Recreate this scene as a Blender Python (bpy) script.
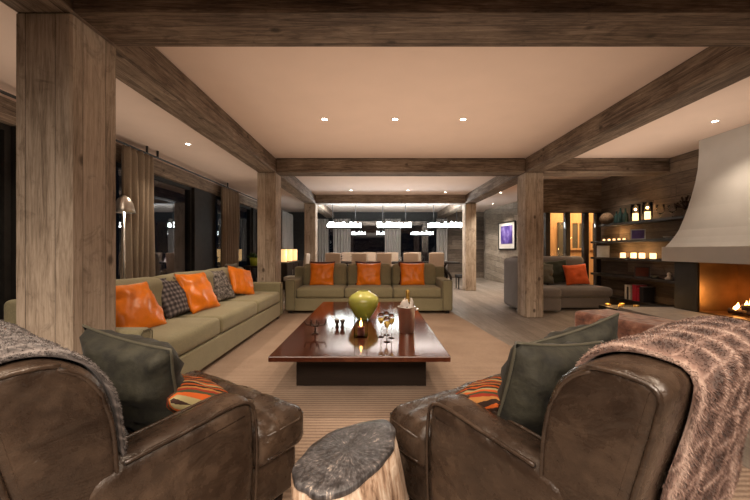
import bpy, bmesh, math, random
from mathutils import Vector, Matrix, noise
random.seed(7)
PI = math.pi
C = bpy.context.scene.collection
for o in list(bpy.data.objects): bpy.data.objects.remove(o)

# ------------------------------------------------ camera, world, exposure
H = 1.15
F = 340.0
cam = bpy.data.objects.new('camera', bpy.data.cameras.new('camera')); C.objects.link(cam)
cam.location = (0, 0, H); cam.rotation_euler = (PI/2, 0, 0)
cam.data.sensor_width = 36; cam.data.lens = F/750*36; cam.data.clip_start = 0.02
bpy.context.scene.camera = cam
w = bpy.data.worlds.new('night'); bpy.context.scene.world = w; w.use_nodes = True
w.node_tree.nodes['Background'].inputs[0].default_value = (0.004, 0.007, 0.012, 1)
w.node_tree.nodes['Background'].inputs[1].default_value = 0.25
vs = bpy.context.scene.view_settings
vs.view_transform = 'Standard'; vs.look = 'None'; vs.gamma = 1; vs.use_curve_mapping = False
vs.exposure = 0.5

def area(name, loc, rot, sx, sy, power, col):
    l = bpy.data.lights.new(name, 'AREA'); l.shape = 'RECTANGLE'; l.size = sx; l.size_y = sy
    l.energy = power; l.color = col
    o = bpy.data.objects.new(name, l); C.objects.link(o); o.location = loc; o.rotation_euler = rot
    return o
WARM = (1, .76, .56)
area('ceiling_fill_lounge', (.4, 3.9, 1.5), (PI, 0, 0), 3.2, 3.0, 19, WARM)  # added upward fill without a fitting, brightens the lounge ceiling
area('ceiling_fill_lounge_back', (.4, 7.8, 1.5), (PI, 0, 0), 3.0, 2.4, 14, (1, .80, .62))  # second added fill, lifts the ceiling at the rear of the lounge
area('ceiling_fill_window_side', (-2.8, 4.5, 1.9), (PI, 0, 0), .8, 6, 8, (1, .80, .62))  # added fill aimed up, no lamp stands by the windows
area('ceiling_fill_fireside', (3.7, 4.6, 1.9), (PI, 0, 0), 1.2, 3.4, 9, (1, .80, .62))  # fill added for the fireside ceiling, not a real fitting
area('cove_light_dining', (.45, 10.6, 2.2), (PI, 0, 0), 3.8, .9, 200, (.84, .93, 1))
rl = area('rear_fill', (0, -1.2, 2.4), (math.radians(38), 0, 0), 4.5, .9, 62, (1, .82, .66)); rl.data.spread = math.radians(100)  # added unseen fill, stands for light from the room behind the camera
area('den_light', (5.4, 8.4, 2.6), (0, 0, 0), 1.6, .9, 60, (1, .60, .28))

# ------------------------------------------------ materials
class NT:
    def __init__(s, name, rough=.5, metal=0.0, spec=.5):
        s.m = bpy.data.materials.new(name); s.m.use_nodes = True
        s.t = s.m.node_tree; s.b = s.t.nodes['Principled BSDF']
        s.b.inputs['Roughness'].default_value = rough
        s.b.inputs['Metallic'].default_value = metal
        s.b.inputs['Specular IOR Level'].default_value = spec
    def n(s, typ, **kw):
        nd = s.t.nodes.new(typ)
        for k, v in kw.items(): setattr(nd, k, v)
        return nd
    def l(s, a, b): s.t.links.new(a, b)
    def math(s, op, a, b=None, c=None):
        nd = s.n('ShaderNodeMath', operation=op)
        for i, v in enumerate((a, b, c)):
            if v is None: continue
            if isinstance(v, (int, float)): nd.inputs[i].default_value = v
            else: s.l(v, nd.inputs[i])
        return nd.outputs[0]
    def coord(s):
        tc = s.n('ShaderNodeTexCoord'); oi = s.n('ShaderNodeObjectInfo')
        v = s.n('ShaderNodeVectorMath', operation='ADD')
        k = s.math('MULTIPLY', oi.outputs['Random'], 7.31)
        s.l(tc.outputs['Object'], v.inputs[0]); s.l(k, v.inputs[1])
        return v.outputs[0]
    def scaled(s, co, sc):
        mp = s.n('ShaderNodeMapping'); mp.inputs['Scale'].default_value = sc
        s.l(co, mp.inputs[0]); return mp.outputs[0]
    def noise(s, co, scale, detail=4, rough=.55, dist=0):
        nd = s.n('ShaderNodeTexNoise'); nd.inputs['Scale'].default_value = scale
        nd.inputs['Detail'].default_value = detail; nd.inputs['Roughness'].default_value = rough
        nd.inputs['Distortion'].default_value = dist
        s.l(co, nd.inputs['Vector']); return nd.outputs['Fac']
    def ramp(s, fac, stops):
        nd = s.n('ShaderNodeValToRGB'); e = nd.color_ramp.elements
        while len(e) < len(stops): e.new(.5)
        for i, (p, c) in enumerate(stops):
            e[i].position = p; e[i].color = (c[0], c[1], c[2], 1)
        s.l(fac, nd.inputs[0]); return nd.outputs[0]
    def mix(s, f, a, b, mode='MIX'):
        nd = s.n('ShaderNodeMix', data_type='RGBA', blend_type=mode)
        for i, v in ((0, f), (6, a), (7, b)):
            if isinstance(v, (int, float)): nd.inputs[i].default_value = v
            elif isinstance(v, tuple): nd.inputs[i].default_value = (v[0], v[1], v[2], 1)
            else: s.l(v, nd.inputs[i])
        return nd.outputs[2]
    def base(s, c):
        if isinstance(c, tuple): s.b.inputs['Base Color'].default_value = (c[0], c[1], c[2], 1)
        else: s.l(c, s.b.inputs['Base Color'])
    def bump(s, h, strength=.3, dist=.01):
        nd = s.n('ShaderNodeBump'); nd.inputs['Strength'].default_value = strength
        nd.inputs['Distance'].default_value = dist
        s.l(h, nd.inputs['Height']); s.l(nd.outputs[0], s.b.inputs['Normal'])

def wood(name, stops, axis, plank=.17, rough=.75, length=2.6, tint=.35, gap=.03, knots=True, bump=.5, gapc=(.012, .008, .005)):
    t = NT(name, rough, spec=.3); co = t.coord()
    sep = t.n('ShaderNodeSeparateXYZ'); t.l(co, sep.inputs[0])
    ax = 'XYZ'.index(axis); oth = [i for i in range(3) if i != ax]
    p = t.math('DIVIDE', t.math('ADD', sep.outputs[oth[0]], sep.outputs[oth[1]]), plank)
    fl = t.math('FLOOR', p)
    wn = t.n('ShaderNodeTexWhiteNoise', noise_dimensions='1D'); t.l(fl, wn.inputs['W'])
    along = t.math('ADD', t.math('DIVIDE', sep.outputs[ax], length) if length < 20 else .5, t.math('MULTIPLY', wn.outputs['Value'], 5.0 if length < 20 else .3))
    wn2 = t.n('ShaderNodeTexWhiteNoise', noise_dimensions='1D')
    t.l(t.math('ADD', t.math('FLOOR', along), t.math('MULTIPLY', fl, 13.7)), wn2.inputs['W'])
    rnd = wn2.outputs['Value']
    # grain
    off = t.n('ShaderNodeCombineXYZ'); r8 = t.math('MULTIPLY', rnd, 9.0)
    for i in range(3): t.l(r8, off.inputs[i])
    va = t.n('ShaderNodeVectorMath', operation='ADD'); t.l(co, va.inputs[0]); t.l(off.outputs[0], va.inputs[1])
    sc = [1.0, 1.0, 1.0]; sc[ax] = .07
    g = t.scaled(va.outputs[0], tuple(sc))
    n1 = t.noise(g, 30, 8, .72, .9); n2 = t.noise(g, 130, 3, .7)
    n3 = t.noise(va.outputs[0], 2.2, 3)
    fac = t.math('ADD', t.math('MULTIPLY', n1, .75), t.math('ADD', t.math('MULTIPLY', n2, .3), t.math('SUBTRACT', t.math('MULTIPLY', n3, .3), .175)))
    fac = t.math('ADD', fac, t.math('MULTIPLY', t.math('SUBTRACT', rnd, .5), tint*.5))
    col = t.ramp(fac, stops)
    if knots:
        st = t.noise(va.outputs[0], 5, 5, .7, 1.5)
        sm = t.n('ShaderNodeMapRange'); sm.inputs[1].default_value = .56; sm.inputs[2].default_value = .72; sm.inputs[3].default_value = 0; sm.inputs[4].default_value = .55
        t.l(st, sm.inputs[0]); col = t.mix(sm.outputs[0], col, stops[0][1])
        sk = [1.0, 1.0, 1.0]; sk[ax] = .7
        vo = t.n('ShaderNodeTexVoronoi'); vo.inputs['Scale'].default_value = 4.2
        t.l(t.scaled(va.outputs[0], tuple(sk)), vo.inputs['Vector'])
        k = t.n('ShaderNodeMapRange'); k.inputs[1].default_value = .06; k.inputs[2].default_value = .13
        k.inputs[3].default_value = .85; k.inputs[4].default_value = 0
        t.l(vo.outputs['Distance'], k.inputs[0])
        col = t.mix(k.outputs[0], col, stops[0][1])
    fr = t.math('FRACT', p); ge = t.math('LESS_THAN', fr, gap)
    fr2 = t.math('FRACT', along); ge2 = t.math('LESS_THAN', fr2, .004/length*1.0+.001)
    gm = t.math('MAXIMUM', ge, ge2)
    col = t.mix(t.math('MULTIPLY', gm, .8), col, gapc)
    t.base(col)
    t.bump(t.math('SUBTRACT', n1, gm), bump, .004)
    return t.m

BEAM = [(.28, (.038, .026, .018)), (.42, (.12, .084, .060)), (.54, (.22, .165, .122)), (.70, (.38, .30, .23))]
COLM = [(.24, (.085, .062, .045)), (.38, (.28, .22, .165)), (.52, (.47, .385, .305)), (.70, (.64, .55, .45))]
WALLW = [(.3, (.06, .046, .035)), (.5, (.14, .105, .08)), (.75, (.25, .195, .15))]
FLOORW = [(.25, (.11, .092, .077)), (.5, (.20, .17, .145)), (.75, (.32, .28, .245))]
M = {}
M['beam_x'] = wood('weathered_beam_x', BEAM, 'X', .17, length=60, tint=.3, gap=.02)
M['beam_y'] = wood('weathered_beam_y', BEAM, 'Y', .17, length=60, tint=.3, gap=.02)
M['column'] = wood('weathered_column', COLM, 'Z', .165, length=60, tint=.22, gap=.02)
M['wall_y'] = wood('clad_wall_y', WALLW, 'Y', .19, tint=.6)
M['wall_x'] = wood('clad_wall_x', WALLW, 'X', .19, tint=.6)
M['floor'] = wood('oak_floor', FLOORW, 'Y', .2, rough=.45, tint=.35, gap=.02, knots=False, bump=.2, gapc=(.05, .035, .025))
M['walnut'] = wood('walnut_table', [(.2, (.028, .008, .004)), (.5, (.075, .021, .010)), (.8, (.15, .05, .024))], 'Y', .33, rough=.11, length=9, tint=.5, gap=.006, knots=False, bump=.03, gapc=(.02, .006, .004))
M['walnut'].node_tree.nodes['Principled BSDF'].inputs['Specular IOR Level'].default_value = .4
M['darkwood'] = wood('dark_stained_wood', [(.2, (.006, .004, .003)), (.8, (.03, .018, .012))], 'X', .5, rough=.45, tint=.2, gap=0, knots=False, bump=.1)
M['orangewood'] = wood('honey_wood', [(.2, (.42, .24, .11)), (.8, (.66, .45, .25))], 'Z', .3, rough=.5, tint=.2, gap=.02, knots=False, bump=.1)

def plain(name, col, rough=.5, metal=0, nscale=30, var=.15, bump=.1, bdist=.003, spec=.5, sheen=0, coat=0, emis=None, es=0, trans=0, ior=1.45):
    t = NT(name, rough, metal, spec); co = t.coord()
    n = t.noise(co, nscale, 4)
    a = tuple(c*(1-var) for c in col); b = tuple(min(1, c*(1+var)) for c in col)
    t.base(t.ramp(n, [(.3, a), (.7, b)]))
    if bump: t.bump(n, bump, bdist)
    if sheen:
        t.b.inputs['Sheen Weight'].default_value = sheen; t.b.inputs['Sheen Roughness'].default_value = .4
    if coat: t.b.inputs['Coat Weight'].default_value = coat
    if emis:
        t.b.inputs['Emission Color'].default_value = (*emis, 1); t.b.inputs['Emission Strength'].default_value = es
    if trans:
        t.b.inputs['Transmission Weight'].default_value = trans; t.b.inputs['IOR'].default_value = ior
    return t.m

def fabric(name, col, scale=260, var=.25, bump=.35, sheen=.15, rough=.9, big=.12):
    t = NT(name, rough, spec=.2); co = t.coord()
    w1 = t.noise(t.scaled(co, (1, 1, .25)), scale, 2); w2 = t.noise(t.scaled(co, (.25, 1, 1)), scale, 2)
    n = t.math('MULTIPLY', t.math('ADD', w1, w2), .5); n3 = t.noise(co, 5, 3)
    n = t.math('ADD', t.math('MULTIPLY', n, .8), t.math('MULTIPLY', n3, .2))
    t.base(t.ramp(n, [(.35, tuple(c*(1-var) for c in col)), (.65, tuple(c*(1+var) for c in col))]))
    t.bump(n, bump, .002); t.b.inputs['Sheen Weight'].default_value = sheen
    return t.m

M['plaster'] = plain('ceiling_plaster', (.74, .60, .52), .9, nscale=3, var=.02, bump=.05)
M['hood'] = plain('hood_plaster', (.50, .495, .485), .8, nscale=6, var=.03, bump=.05)
M['olive'] = fabric('olive_sofa_fabric', (.27, .245, .15))
M['olive_pipe'] = fabric('olive_piping', (.13, .12, .075))
M['orange'] = plain('orange_satin', (.92, .235, .008), .33, nscale=9, var=.1, bump=.35, bdist=.02, sheen=.05)
M['rust'] = fabric('rust_fabric', (.62, .11, .03))
M['maroon'] = fabric('maroon_fabric', (.10, .028, .02))
M['darkvelvet'] = plain('dark_velvet', (.020, .019, .012), .8, nscale=14, var=.7, bump=.6, bdist=.015, sheen=.05)
M['velvetpipe'] = plain('velvet_piping', (.06, .055, .037), .6, sheen=.1)
M['greyfab'] = fabric('grey_brown_fabric', (.15, .135, .13), sheen=.3)
M['greencush'] = fabric('dark_green_fabric', (.03, .034, .022))
M['greycush'] = fabric('grey_green_fabric', (.10, .095, .075))
M['whitefab'] = fabric('cream_fabric', (.55, .48, .40), var=.1)
M['beigefab'] = fabric('beige_chair_fabric', (.40, .29, .21), var=.1)
M['curtain'] = fabric('brown_curtain', (.24, .185, .135), scale=120, var=.15)
M['greycurtain'] = fabric('grey_curtain', (.33, .30, .28), scale=120, var=.12)
M['black'] = plain('black_metal', (.012, .011, .010), .4, var=.2)
M['charcoal'] = plain('charcoal_steel', (.022, .020, .019), .55, nscale=10, var=.25, spec=.3)
M['shelf'] = plain('black_shelf', (.020, .016, .013), .45, var=.3)
M['chrome'] = plain('brushed_nickel', (.82, .80, .76), .3, 1, nscale=60, var=.05, bump=.02)
M['bronze'] = plain('bronze_panel', (.26, .16, .08), .42, 1, nscale=4, var=.2, bump=.05)
M['stone'] = plain('grey_hearth_stone', (.27, .25, .235), .6, nscale=12, var=.15, bump=.1)
M['glass'] = plain('clear_glass', (1, 1, 1), .02, var=0, bump=0, trans=1, ior=1.2)
M['window'] = plain('window_glass', (.75, .8, .85), .01, var=0, bump=0, trans=1, ior=2.0)
M['ceramic'] = plain('white_ceramic', (.75, .73, .70), .3, var=.03)
M['champagne'] = plain('champagne', (.95, .66, .16), .1, var=0, bump=0)
M['gold'] = plain('gold_foil', (.75, .48, .12), .35, 1, nscale=80, var=.2, bump=.4)
M['greenglass'] = plain('green_bottle_glass', (.03, .05, .015), .1, var=.1)
M['tealglass'] = plain('teal_glass', (.03, .07, .07), .12, var=.1, trans=.3)
M['candleglow'] = plain('glowing_candle_wax', (.9, .6, .3), .6, emis=(1, .58, .26), es=2.2)
M['flame'] = plain('flame', (1, .5, .1), .6, emis=(1, .50, .14), es=14, bump=0)
M['lampwhite'] = plain('lit_lamp_lens', (1, 1, 1), .5, emis=(1, .86, .68), es=25, bump=0)
M['tubeglow'] = plain('lit_frosted_glass', (.9, .95, .9), .5, emis=(.92, 1, .95), es=14, bump=0)
M['lanternglow'] = plain('lit_amber_lantern', (.9, .6, .3), .5, emis=(1, .6, .25), es=.8)
M['log'] = plain('charred_log', (.06, .03, .02), .9, nscale=25, var=.6, bump=.6)
M['twig'] = plain('dark_bronze_branch', (.05, .03, .02), .4, .6, var=.3)
M['wicker'] = plain('woven_vine', (.20, .13, .08), .8, nscale=50, var=.6, bump=.8)
M['napkin'] = plain('white_napkin', (.75, .70, .66), .85, var=.05)
M['red_book'] = plain('crimson_cover', (.40, .02, .05), .4)
M['white_book'] = plain('cream_cover', (.62, .58, .52), .6)
M['dark_book'] = plain('black_cover', (.02, .02, .025), .4)
M['grey_book'] = plain('grey_cover', (.3, .28, .27), .6)
M['silver'] = plain('silver_blue_panel', (.42, .47, .55), .3, .5, nscale=6, var=.2)
M['lime'] = plain('lime_ceramic', (.45, .50, .04), .3)
M['leaf'] = plain('leaf_green', (.06, .13, .03), .5)

def leather():
    t = NT('brown_leather', .34, spec=.55); co = t.coord()
    n1 = t.noise(co, 3.5, 4, .6, .4); n2 = t.noise(co, 15, 4, .6); n3 = t.noise(co, 260, 2)
    f = t.math('ADD', t.math('MULTIPLY', n1, .6), t.math('MULTIPLY', n2, .4))
    t.base(t.ramp(f, [(.32, (.012, .007, .005)), (.5, (.034, .021, .014)), (.68, (.09, .058, .038))]))
    t.l(t.ramp(n2, [(.3, (.17,)*3), (.7, (.38,)*3)]), t.b.inputs['Roughness'])
    n4 = t.noise(t.scaled(co, (1, .5, 1)), 9, 3, .5, 1.2)
    h = t.math('ADD', t.math('MULTIPLY', n3, .08), t.math('MULTIPLY', n4, 1.0))
    t.bump(h, .7, .018); t.b.inputs['Coat Weight'].default_value = .25; t.b.inputs['Coat Roughness'].default_value = .28; return t.m
M['leather'] = leather()

def rugm():
    t = NT('ribbed_wool_rug', .95, spec=.1); co = t.coord()
    sep = t.n('ShaderNodeSeparateXYZ'); t.l(co, sep.inputs[0])
    s = t.math('SINE', t.math('MULTIPLY', sep.outputs[1], 2*PI/.035))
    n = t.noise(co, 140, 2); n2 = t.noise(co, 2, 3)
    f = t.math('ADD', t.math('MULTIPLY', s, .16), t.math('ADD', t.math('MULTIPLY', n, .5), t.math('MULTIPLY', n2, .45)))
    t.base(t.ramp(f, [(.25, (.22, .155, .115)), (.7, (.43, .325, .25))])); t.bump(f, .5, .006)
    return t.m
M['rug'] = rugm()

def stripem(name, cols, axis, n):
    t = NT(name, .85, spec=.2); co = t.n('ShaderNodeTexCoord').outputs['Object']
    sep = t.n('ShaderNodeSeparateXYZ'); t.l(co, sep.inputs[0])
    fr = t.math('FRACT', t.math('ADD', t.math('MULTIPLY', sep.outputs[axis], n), 10))
    st = [(i/len(cols), c) for i, c in enumerate(cols)]
    nd = t.n('ShaderNodeValToRGB'); nd.color_ramp.interpolation = 'CONSTANT'
    e = nd.color_ramp.elements
    while len(e) < len(st): e.new(.5)
    for i, (p, c) in enumerate(st): e[i].position = p; e[i].color = (*c, 1)
    t.l(fr, nd.inputs[0]); t.base(nd.outputs[0]); t.bump(t.noise(co, 300, 2), .4, .002); return t.m
M['stripes'] = stripem('orange_striped_weave', [(.42, .085, .015), (.03, .015, .01), (.38, .17, .05), (.25, .03, .015), (.06, .06, .03), (.5, .10, .02), (.34, .28, .14), (.04, .02, .015)], 0, 12)

def plaid():
    t = NT('grey_tweed_check', .9, spec=.2); co = t.n('ShaderNodeTexCoord').outputs['Object']
    sep = t.n('ShaderNodeSeparateXYZ'); t.l(co, sep.inputs[0])
    a = t.math('SINE', t.math('MULTIPLY', sep.outputs[0], 130)); b = t.math('SINE', t.math('MULTIPLY', sep.outputs[2], 130))
    f = t.math('ADD', t.math('MULTIPLY', t.math('ADD', a, b), .2), .5)
    t.base(t.ramp(f, [(.2, (.045, .04, .045)), (.55, (.12, .105, .11)), (.85, (.27, .24, .24))])); return t.m
M['plaid'] = plaid()
def tweed():
    t = NT('mottled_grey_weave', .9, spec=.2); co = t.coord()
    t.base(t.ramp(t.noise(co, 28, 4, .7), [(.35, (.05, .045, .045)), (.5, (.16, .145, .14)), (.62, (.38, .35, .33))])); return t.m
M['tweed'] = tweed()

def furm(name, dark, mid, pale, cell):
    t = NT(name, .85, spec=.15); co = t.n('ShaderNodeTexCoord').outputs['Object']
    wv = t.n('ShaderNodeVectorMath', operation='ADD'); nn = t.n('ShaderNodeTexNoise'); nn.inputs['Scale'].default_value = 9
    t.l(co, nn.inputs['Vector']); sc = t.n('ShaderNodeVectorMath', operation='SCALE'); sc.inputs['Scale'].default_value = .05
    t.l(nn.outputs['Color'], sc.inputs[0]); t.l(co, wv.inputs[0]); t.l(sc.outputs[0], wv.inputs[1])
    sep = t.n('ShaderNodeSeparateXYZ'); t.l(wv.outputs[0], sep.inputs[0])
    a = t.math('ABSOLUTE', t.math('SINE', t.math('MULTIPLY', sep.outputs[0], PI/cell)))
    sz = t.math('ADD', sep.outputs[2], sep.outputs[1])
    b = t.math('ABSOLUTE', t.math('SINE', t.math('MULTIPLY', sz, PI/(cell*.62))))
    f = t.math('MINIMUM', t.math('POWER', a, 1.1), t.math('ADD', t.math('POWER', b, 1.2), .2))
    n = t.noise(co, 60, 4, .7); n2 = t.noise(co, 7, 3)
    f = t.math('ADD', t.math('MULTIPLY', f, .62), t.math('ADD', t.math('MULTIPLY', n, .35), t.math('MULTIPLY', t.math('SUBTRACT', n2, .5), .5)))
    t.base(t.ramp(f, [(.12, pale), (.42, mid), (.80, dark)])); t.b.inputs['Sheen Weight'].default_value = .2
    return t.m
M['fur'] = furm('patched_brown_fur', (.075, .042, .034), (.21, .13, .105), (.50, .37, .31), .13)
M['greyfur'] = furm('grey_fur', (.07, .06, .058), (.15, .13, .125), (.26, .23, .22), .05)

def ottom():
    t = NT('rust_tufted_velvet', .6, spec=.3); co = t.coord()
    t.base(t.ramp(t.noise(co, 9, 4, .65), [(.3, (.09, .030, .02)), (.52, (.26, .105, .065)), (.72, (.48, .25, .17))]))
    t.b.inputs['Sheen Weight'].default_value = .5; t.bump(t.noise(co, 30, 3), .3, .01); return t.m
M['ottoman'] = ottom()

def stumptop():
    t = NT('dark_endgrain', .3, spec=.6); co = t.n('ShaderNodeTexCoord').outputs['Object']
    sep = t.n('ShaderNodeSeparateXYZ'); t.l(co, sep.inputs[0])
    ang = t.math('ARCTAN2', sep.outputs[1], sep.outputs[0])
    rad = t.math('SQRT', t.math('ADD', t.math('POWER', sep.outputs[0], 2), t.math('POWER', sep.outputs[1], 2)))
    cmb = t.n('ShaderNodeCombineXYZ'); t.l(t.math('MULTIPLY', ang, 2.2), cmb.inputs[0]); t.l(t.math('MULTIPLY', rad, 6), cmb.inputs[1])
    n = t.noise(cmb.outputs[0], 5, 6, .75, .6); n2 = t.noise(co, 14, 5, .7)
    rings = t.math('SINE', t.math('MULTIPLY', t.math('ADD', rad, t.math('MULTIPLY', n2, .03)), 330))
    f = t.math('ADD', t.math('MULTIPLY', n, .62), t.math('ADD', t.math('MULTIPLY', n2, .36), t.math('MULTIPLY', rings, .012)))
    t.base(t.ramp(f, [(.34, (.010, .009, .009)), (.46, (.040, .037, .038)), (.56, (.11, .104, .108)), (.62, (.46, .39, .33))]))
    t.bump(f, .5, .01); return t.m
M['stumptop'] = stumptop()
def barkm():
    t = NT('peeled_pale_bark', .7, spec=.3); co = t.n('ShaderNodeTexCoord').outputs['Object']
    g = t.scaled(co, (1, 1, .16)); n = t.noise(g, 24, 5, .7, .8); n2 = t.noise(co, 6, 3)
    f = t.math('ADD', t.math('MULTIPLY', n, .7), t.math('MULTIPLY', n2, .3))
    t.base(t.ramp(f, [(.36, (.07, .035, .02)), (.46, (.33, .22, .15)), (.58, (.55, .45, .36)), (.75, (.7, .62, .53))])); t.bump(n, .6, .012); return t.m
M['bark'] = barkm()

def vasem():
    t = NT('lime_glazed_vase', .12, spec=.6); co = t.n('ShaderNodeTexCoord').outputs['Object']
    sep = t.n('ShaderNodeSeparateXYZ'); t.l(co, sep.inputs[0])
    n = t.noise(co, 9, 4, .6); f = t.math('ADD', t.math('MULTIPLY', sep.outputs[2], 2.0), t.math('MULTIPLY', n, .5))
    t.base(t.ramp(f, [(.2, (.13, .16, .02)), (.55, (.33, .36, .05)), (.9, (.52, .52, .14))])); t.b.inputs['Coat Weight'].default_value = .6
    return t.m
M['vase'] = vasem()

def artm():
    t = NT('violet_artwork', .3); co = t.n('ShaderNodeTexCoord').outputs['Object']
    n = t.noise(t.scaled(co, (1, 1.5, .6)), 3.0, 4, .6)
    t.base(t.ramp(n, [(.3, (.03, .02, .12)), (.48, (.10, .06, .35)), (.6, (.35, .30, .65)), (.75, (.05, .03, .15))])); return t.m
M['art'] = artm()

# ------------------------------------------------ mesh helpers
def obj(name, bm, mat, parent=None, origin=(0, 0, 0), rotz=0, smooth=False, flat=False):
    me = bpy.data.meshes.new(name)
    o0 = Vector(origin)
    if parent is None and o0.length > 0:
        bmesh.ops.translate(bm, verts=bm.verts, vec=-o0)
    bmesh.ops.recalc_face_normals(bm, faces=bm.faces) if not flat else None
    bm.to_mesh(me); bm.free()
    if smooth:
        for p in me.polygons: p.use_smooth = True
    me.materials.append(mat if not isinstance(mat, str) else M[mat])
    o = bpy.data.objects.new(name, me); C.objects.link(o)
    if parent is not None: o.parent = parent
    else: o.location = origin
    o.rotation_euler[2] = rotz
    return o

def tag(o, label, cat, group=None, kind=None):
    if label: o['label'] = label
    if cat: o['category'] = cat
    if group: o['group'] = group
    if kind: o['kind'] = kind
    return o

def thing(name, label, cat, loc=(0, 0, 0), rotz=0, group=None):
    o = bpy.data.objects.new(name, None); C.objects.link(o); o.empty_display_size = .1
    o.location = loc; o.rotation_euler = (0, 0, rotz)
    return tag(o, label, cat, group)

def struct(o): o['kind'] = 'structure'; return o

def dup(root, loc, rotz, label, group=None):
    r = root.copy(); C.objects.link(r); r.location = loc; r.rotation_euler = (0, 0, rotz); r['label'] = label
    if group: r['group'] = group
    for ch in list(root.children):
        c = ch.copy(); C.objects.link(c); c.parent = r
        for g in list(ch.children):
            d = g.copy(); C.objects.link(d); d.parent = c
    return r

def box(bm, x0, x1, y0, y1, z0, z1, bev=0, seg=2):
    r = bmesh.ops.create_cube(bm, size=1)
    v = r['verts']
    bmesh.ops.scale(bm, vec=(x1-x0, y1-y0, z1-z0), verts=v)
    bmesh.ops.translate(bm, vec=((x0+x1)/2, (y0+y1)/2, (z0+z1)/2), verts=v)
    if bev:
        es = list({e for a in v for e in a.link_edges})
        bmesh.ops.bevel(bm, geom=es, offset=bev, segments=seg, profile=.5, affect='EDGES')
    return bm
def B(*a, **k): return box(bmesh.new(), *a, **k)

def softbox(bm, x0, x1, y0, y1, z0, z1, r=.04, crown=(0, 0, 0), wob=0, fn=None, n=9, seed=0):
    sx, sy, sz = (x1-x0)/2, (y1-y0)/2, (z1-z0)/2
    c = Vector(((x0+x1)/2, (y0+y1)/2, (z0+z1)/2)); r = min(r, sx, sy, sz)
    def ts(s):
        k = r/s
        a = [-1+k*i/4 for i in range(4)]
        m = [-(1-k)+2*(1-k)*i/n for i in range(n+1)]
        return a+m+[-x for x in reversed(a)]
    S = (sx, sy, sz); cache = {}
    def vert(p):
        key = tuple(round(q, 5) for q in p)
        if key in cache: return cache[key]
        P = Vector((p[0]*sx, p[1]*sy, p[2]*sz))
        inn = Vector([max(-(S[i]-r), min(S[i]-r, P[i])) for i in range(3)])
        d = P-inn
        Q = inn+(d.normalized()*r if d.length > 1e-9 else d)
        u = [Q[i]/S[i] for i in range(3)]
        for i in range(3):
            j, k = [(1, 2), (0, 2), (0, 1)][i]
            Q[i] += crown[i]*u[i]*max(0, 1-u[j]**2)*max(0, 1-u[k]**2)
        if wob:
            nv = noise.noise_vector((Q+c)*5+Vector((seed, seed, 0))); Q += nv*wob
        if fn: Q = fn(Q+c)-c
        v = bm.verts.new(Q+c); cache[key] = v; return v
    for ax in range(3):
        j, k = [(1, 2), (0, 2), (0, 1)][ax]
        tj, tk = ts(S[j]), ts(S[k])
        for sgn in (-1, 1):
            for a in range(len(tj)-1):
                for b in range(len(tk)-1):
                    q = []
                    for (da, db) in ((0, 0), (1, 0), (1, 1), (0, 1)):
                        p = [0, 0, 0]; p[ax] = sgn; p[j] = tj[a+da]; p[k] = tk[b+db]; q.append(vert(p))
                    if len(set(q)) == 4:
                        try: bm.faces.new(q)
                        except ValueError: pass
    return bm
def SB(*a, **k): return softbox(bmesh.new(), *a, **k)

def tube(bm, pts, r, seg=8, closed=False):
    pts = [Vector(p) for p in pts]; n = len(pts); rings = []
    rr = r if isinstance(r, (list, tuple)) else [r]*n
    for i, p in enumerate(pts):
        a = pts[(i-1) % n] if (i > 0 or closed) else p; b = pts[(i+1) % n] if (i < n-1 or closed) else p
        d = (b-a).normalized() if (b-a).length > 0 else Vector((0, 0, 1))
        up = Vector((0, 0, 1)) if abs(d.z) < .95 else Vector((1, 0, 0))
        s = d.cross(up).normalized(); t = s.cross(d).normalized()
        if rings and False: pass
        rings.append([bm.verts.new(p+(s*math.cos(2*PI*k/seg)+t*math.sin(2*PI*k/seg))*rr[i]) for k in range(seg)])
    m = n if closed else n-1
    for i in range(m):
        A, Bq = rings[i], rings[(i+1) % n]
        for k in range(seg): bm.faces.new((A[k], A[(k+1) % seg], Bq[(k+1) % seg], Bq[k]))
    if not closed:
        bm.faces.new(rings[0]); bm.faces.new(rings[-1])
    return bm

def lathe(bm, prof, loc=(0, 0, 0), seg=24):
    rings = []
    L = Vector(loc)
    for (r, z) in prof:
        if r < 1e-5: rings.append([bm.verts.new(L+Vector((0, 0, z)))])
        else: rings.append([bm.verts.new(L+Vector((r*math.cos(2*PI*k/seg), r*math.sin(2*PI*k/seg), z))) for k in range(seg)])
    for A, Bq in zip(rings, rings[1:]):
        for k in range(seg):
            a0, a1 = A[k % len(A)], A[(k+1) % len(A)]; b0, b1 = Bq[k % len(Bq)], Bq[(k+1) % len(Bq)]
            vs_ = []
            for v in (a0, a1, b1, b0):
                if v not in vs_: vs_.append(v)
            if len(vs_) >= 3:
                try: bm.faces.new(vs_)
                except ValueError: pass
    return bm

def cyl(bm, x, y, z0, z1, r, seg=16, r2=None):
    return lathe(bm, [(0, z0), (r, z0), (r2 if r2 is not None else r, z1), (0, z1)], (x, y, 0), seg)

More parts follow.
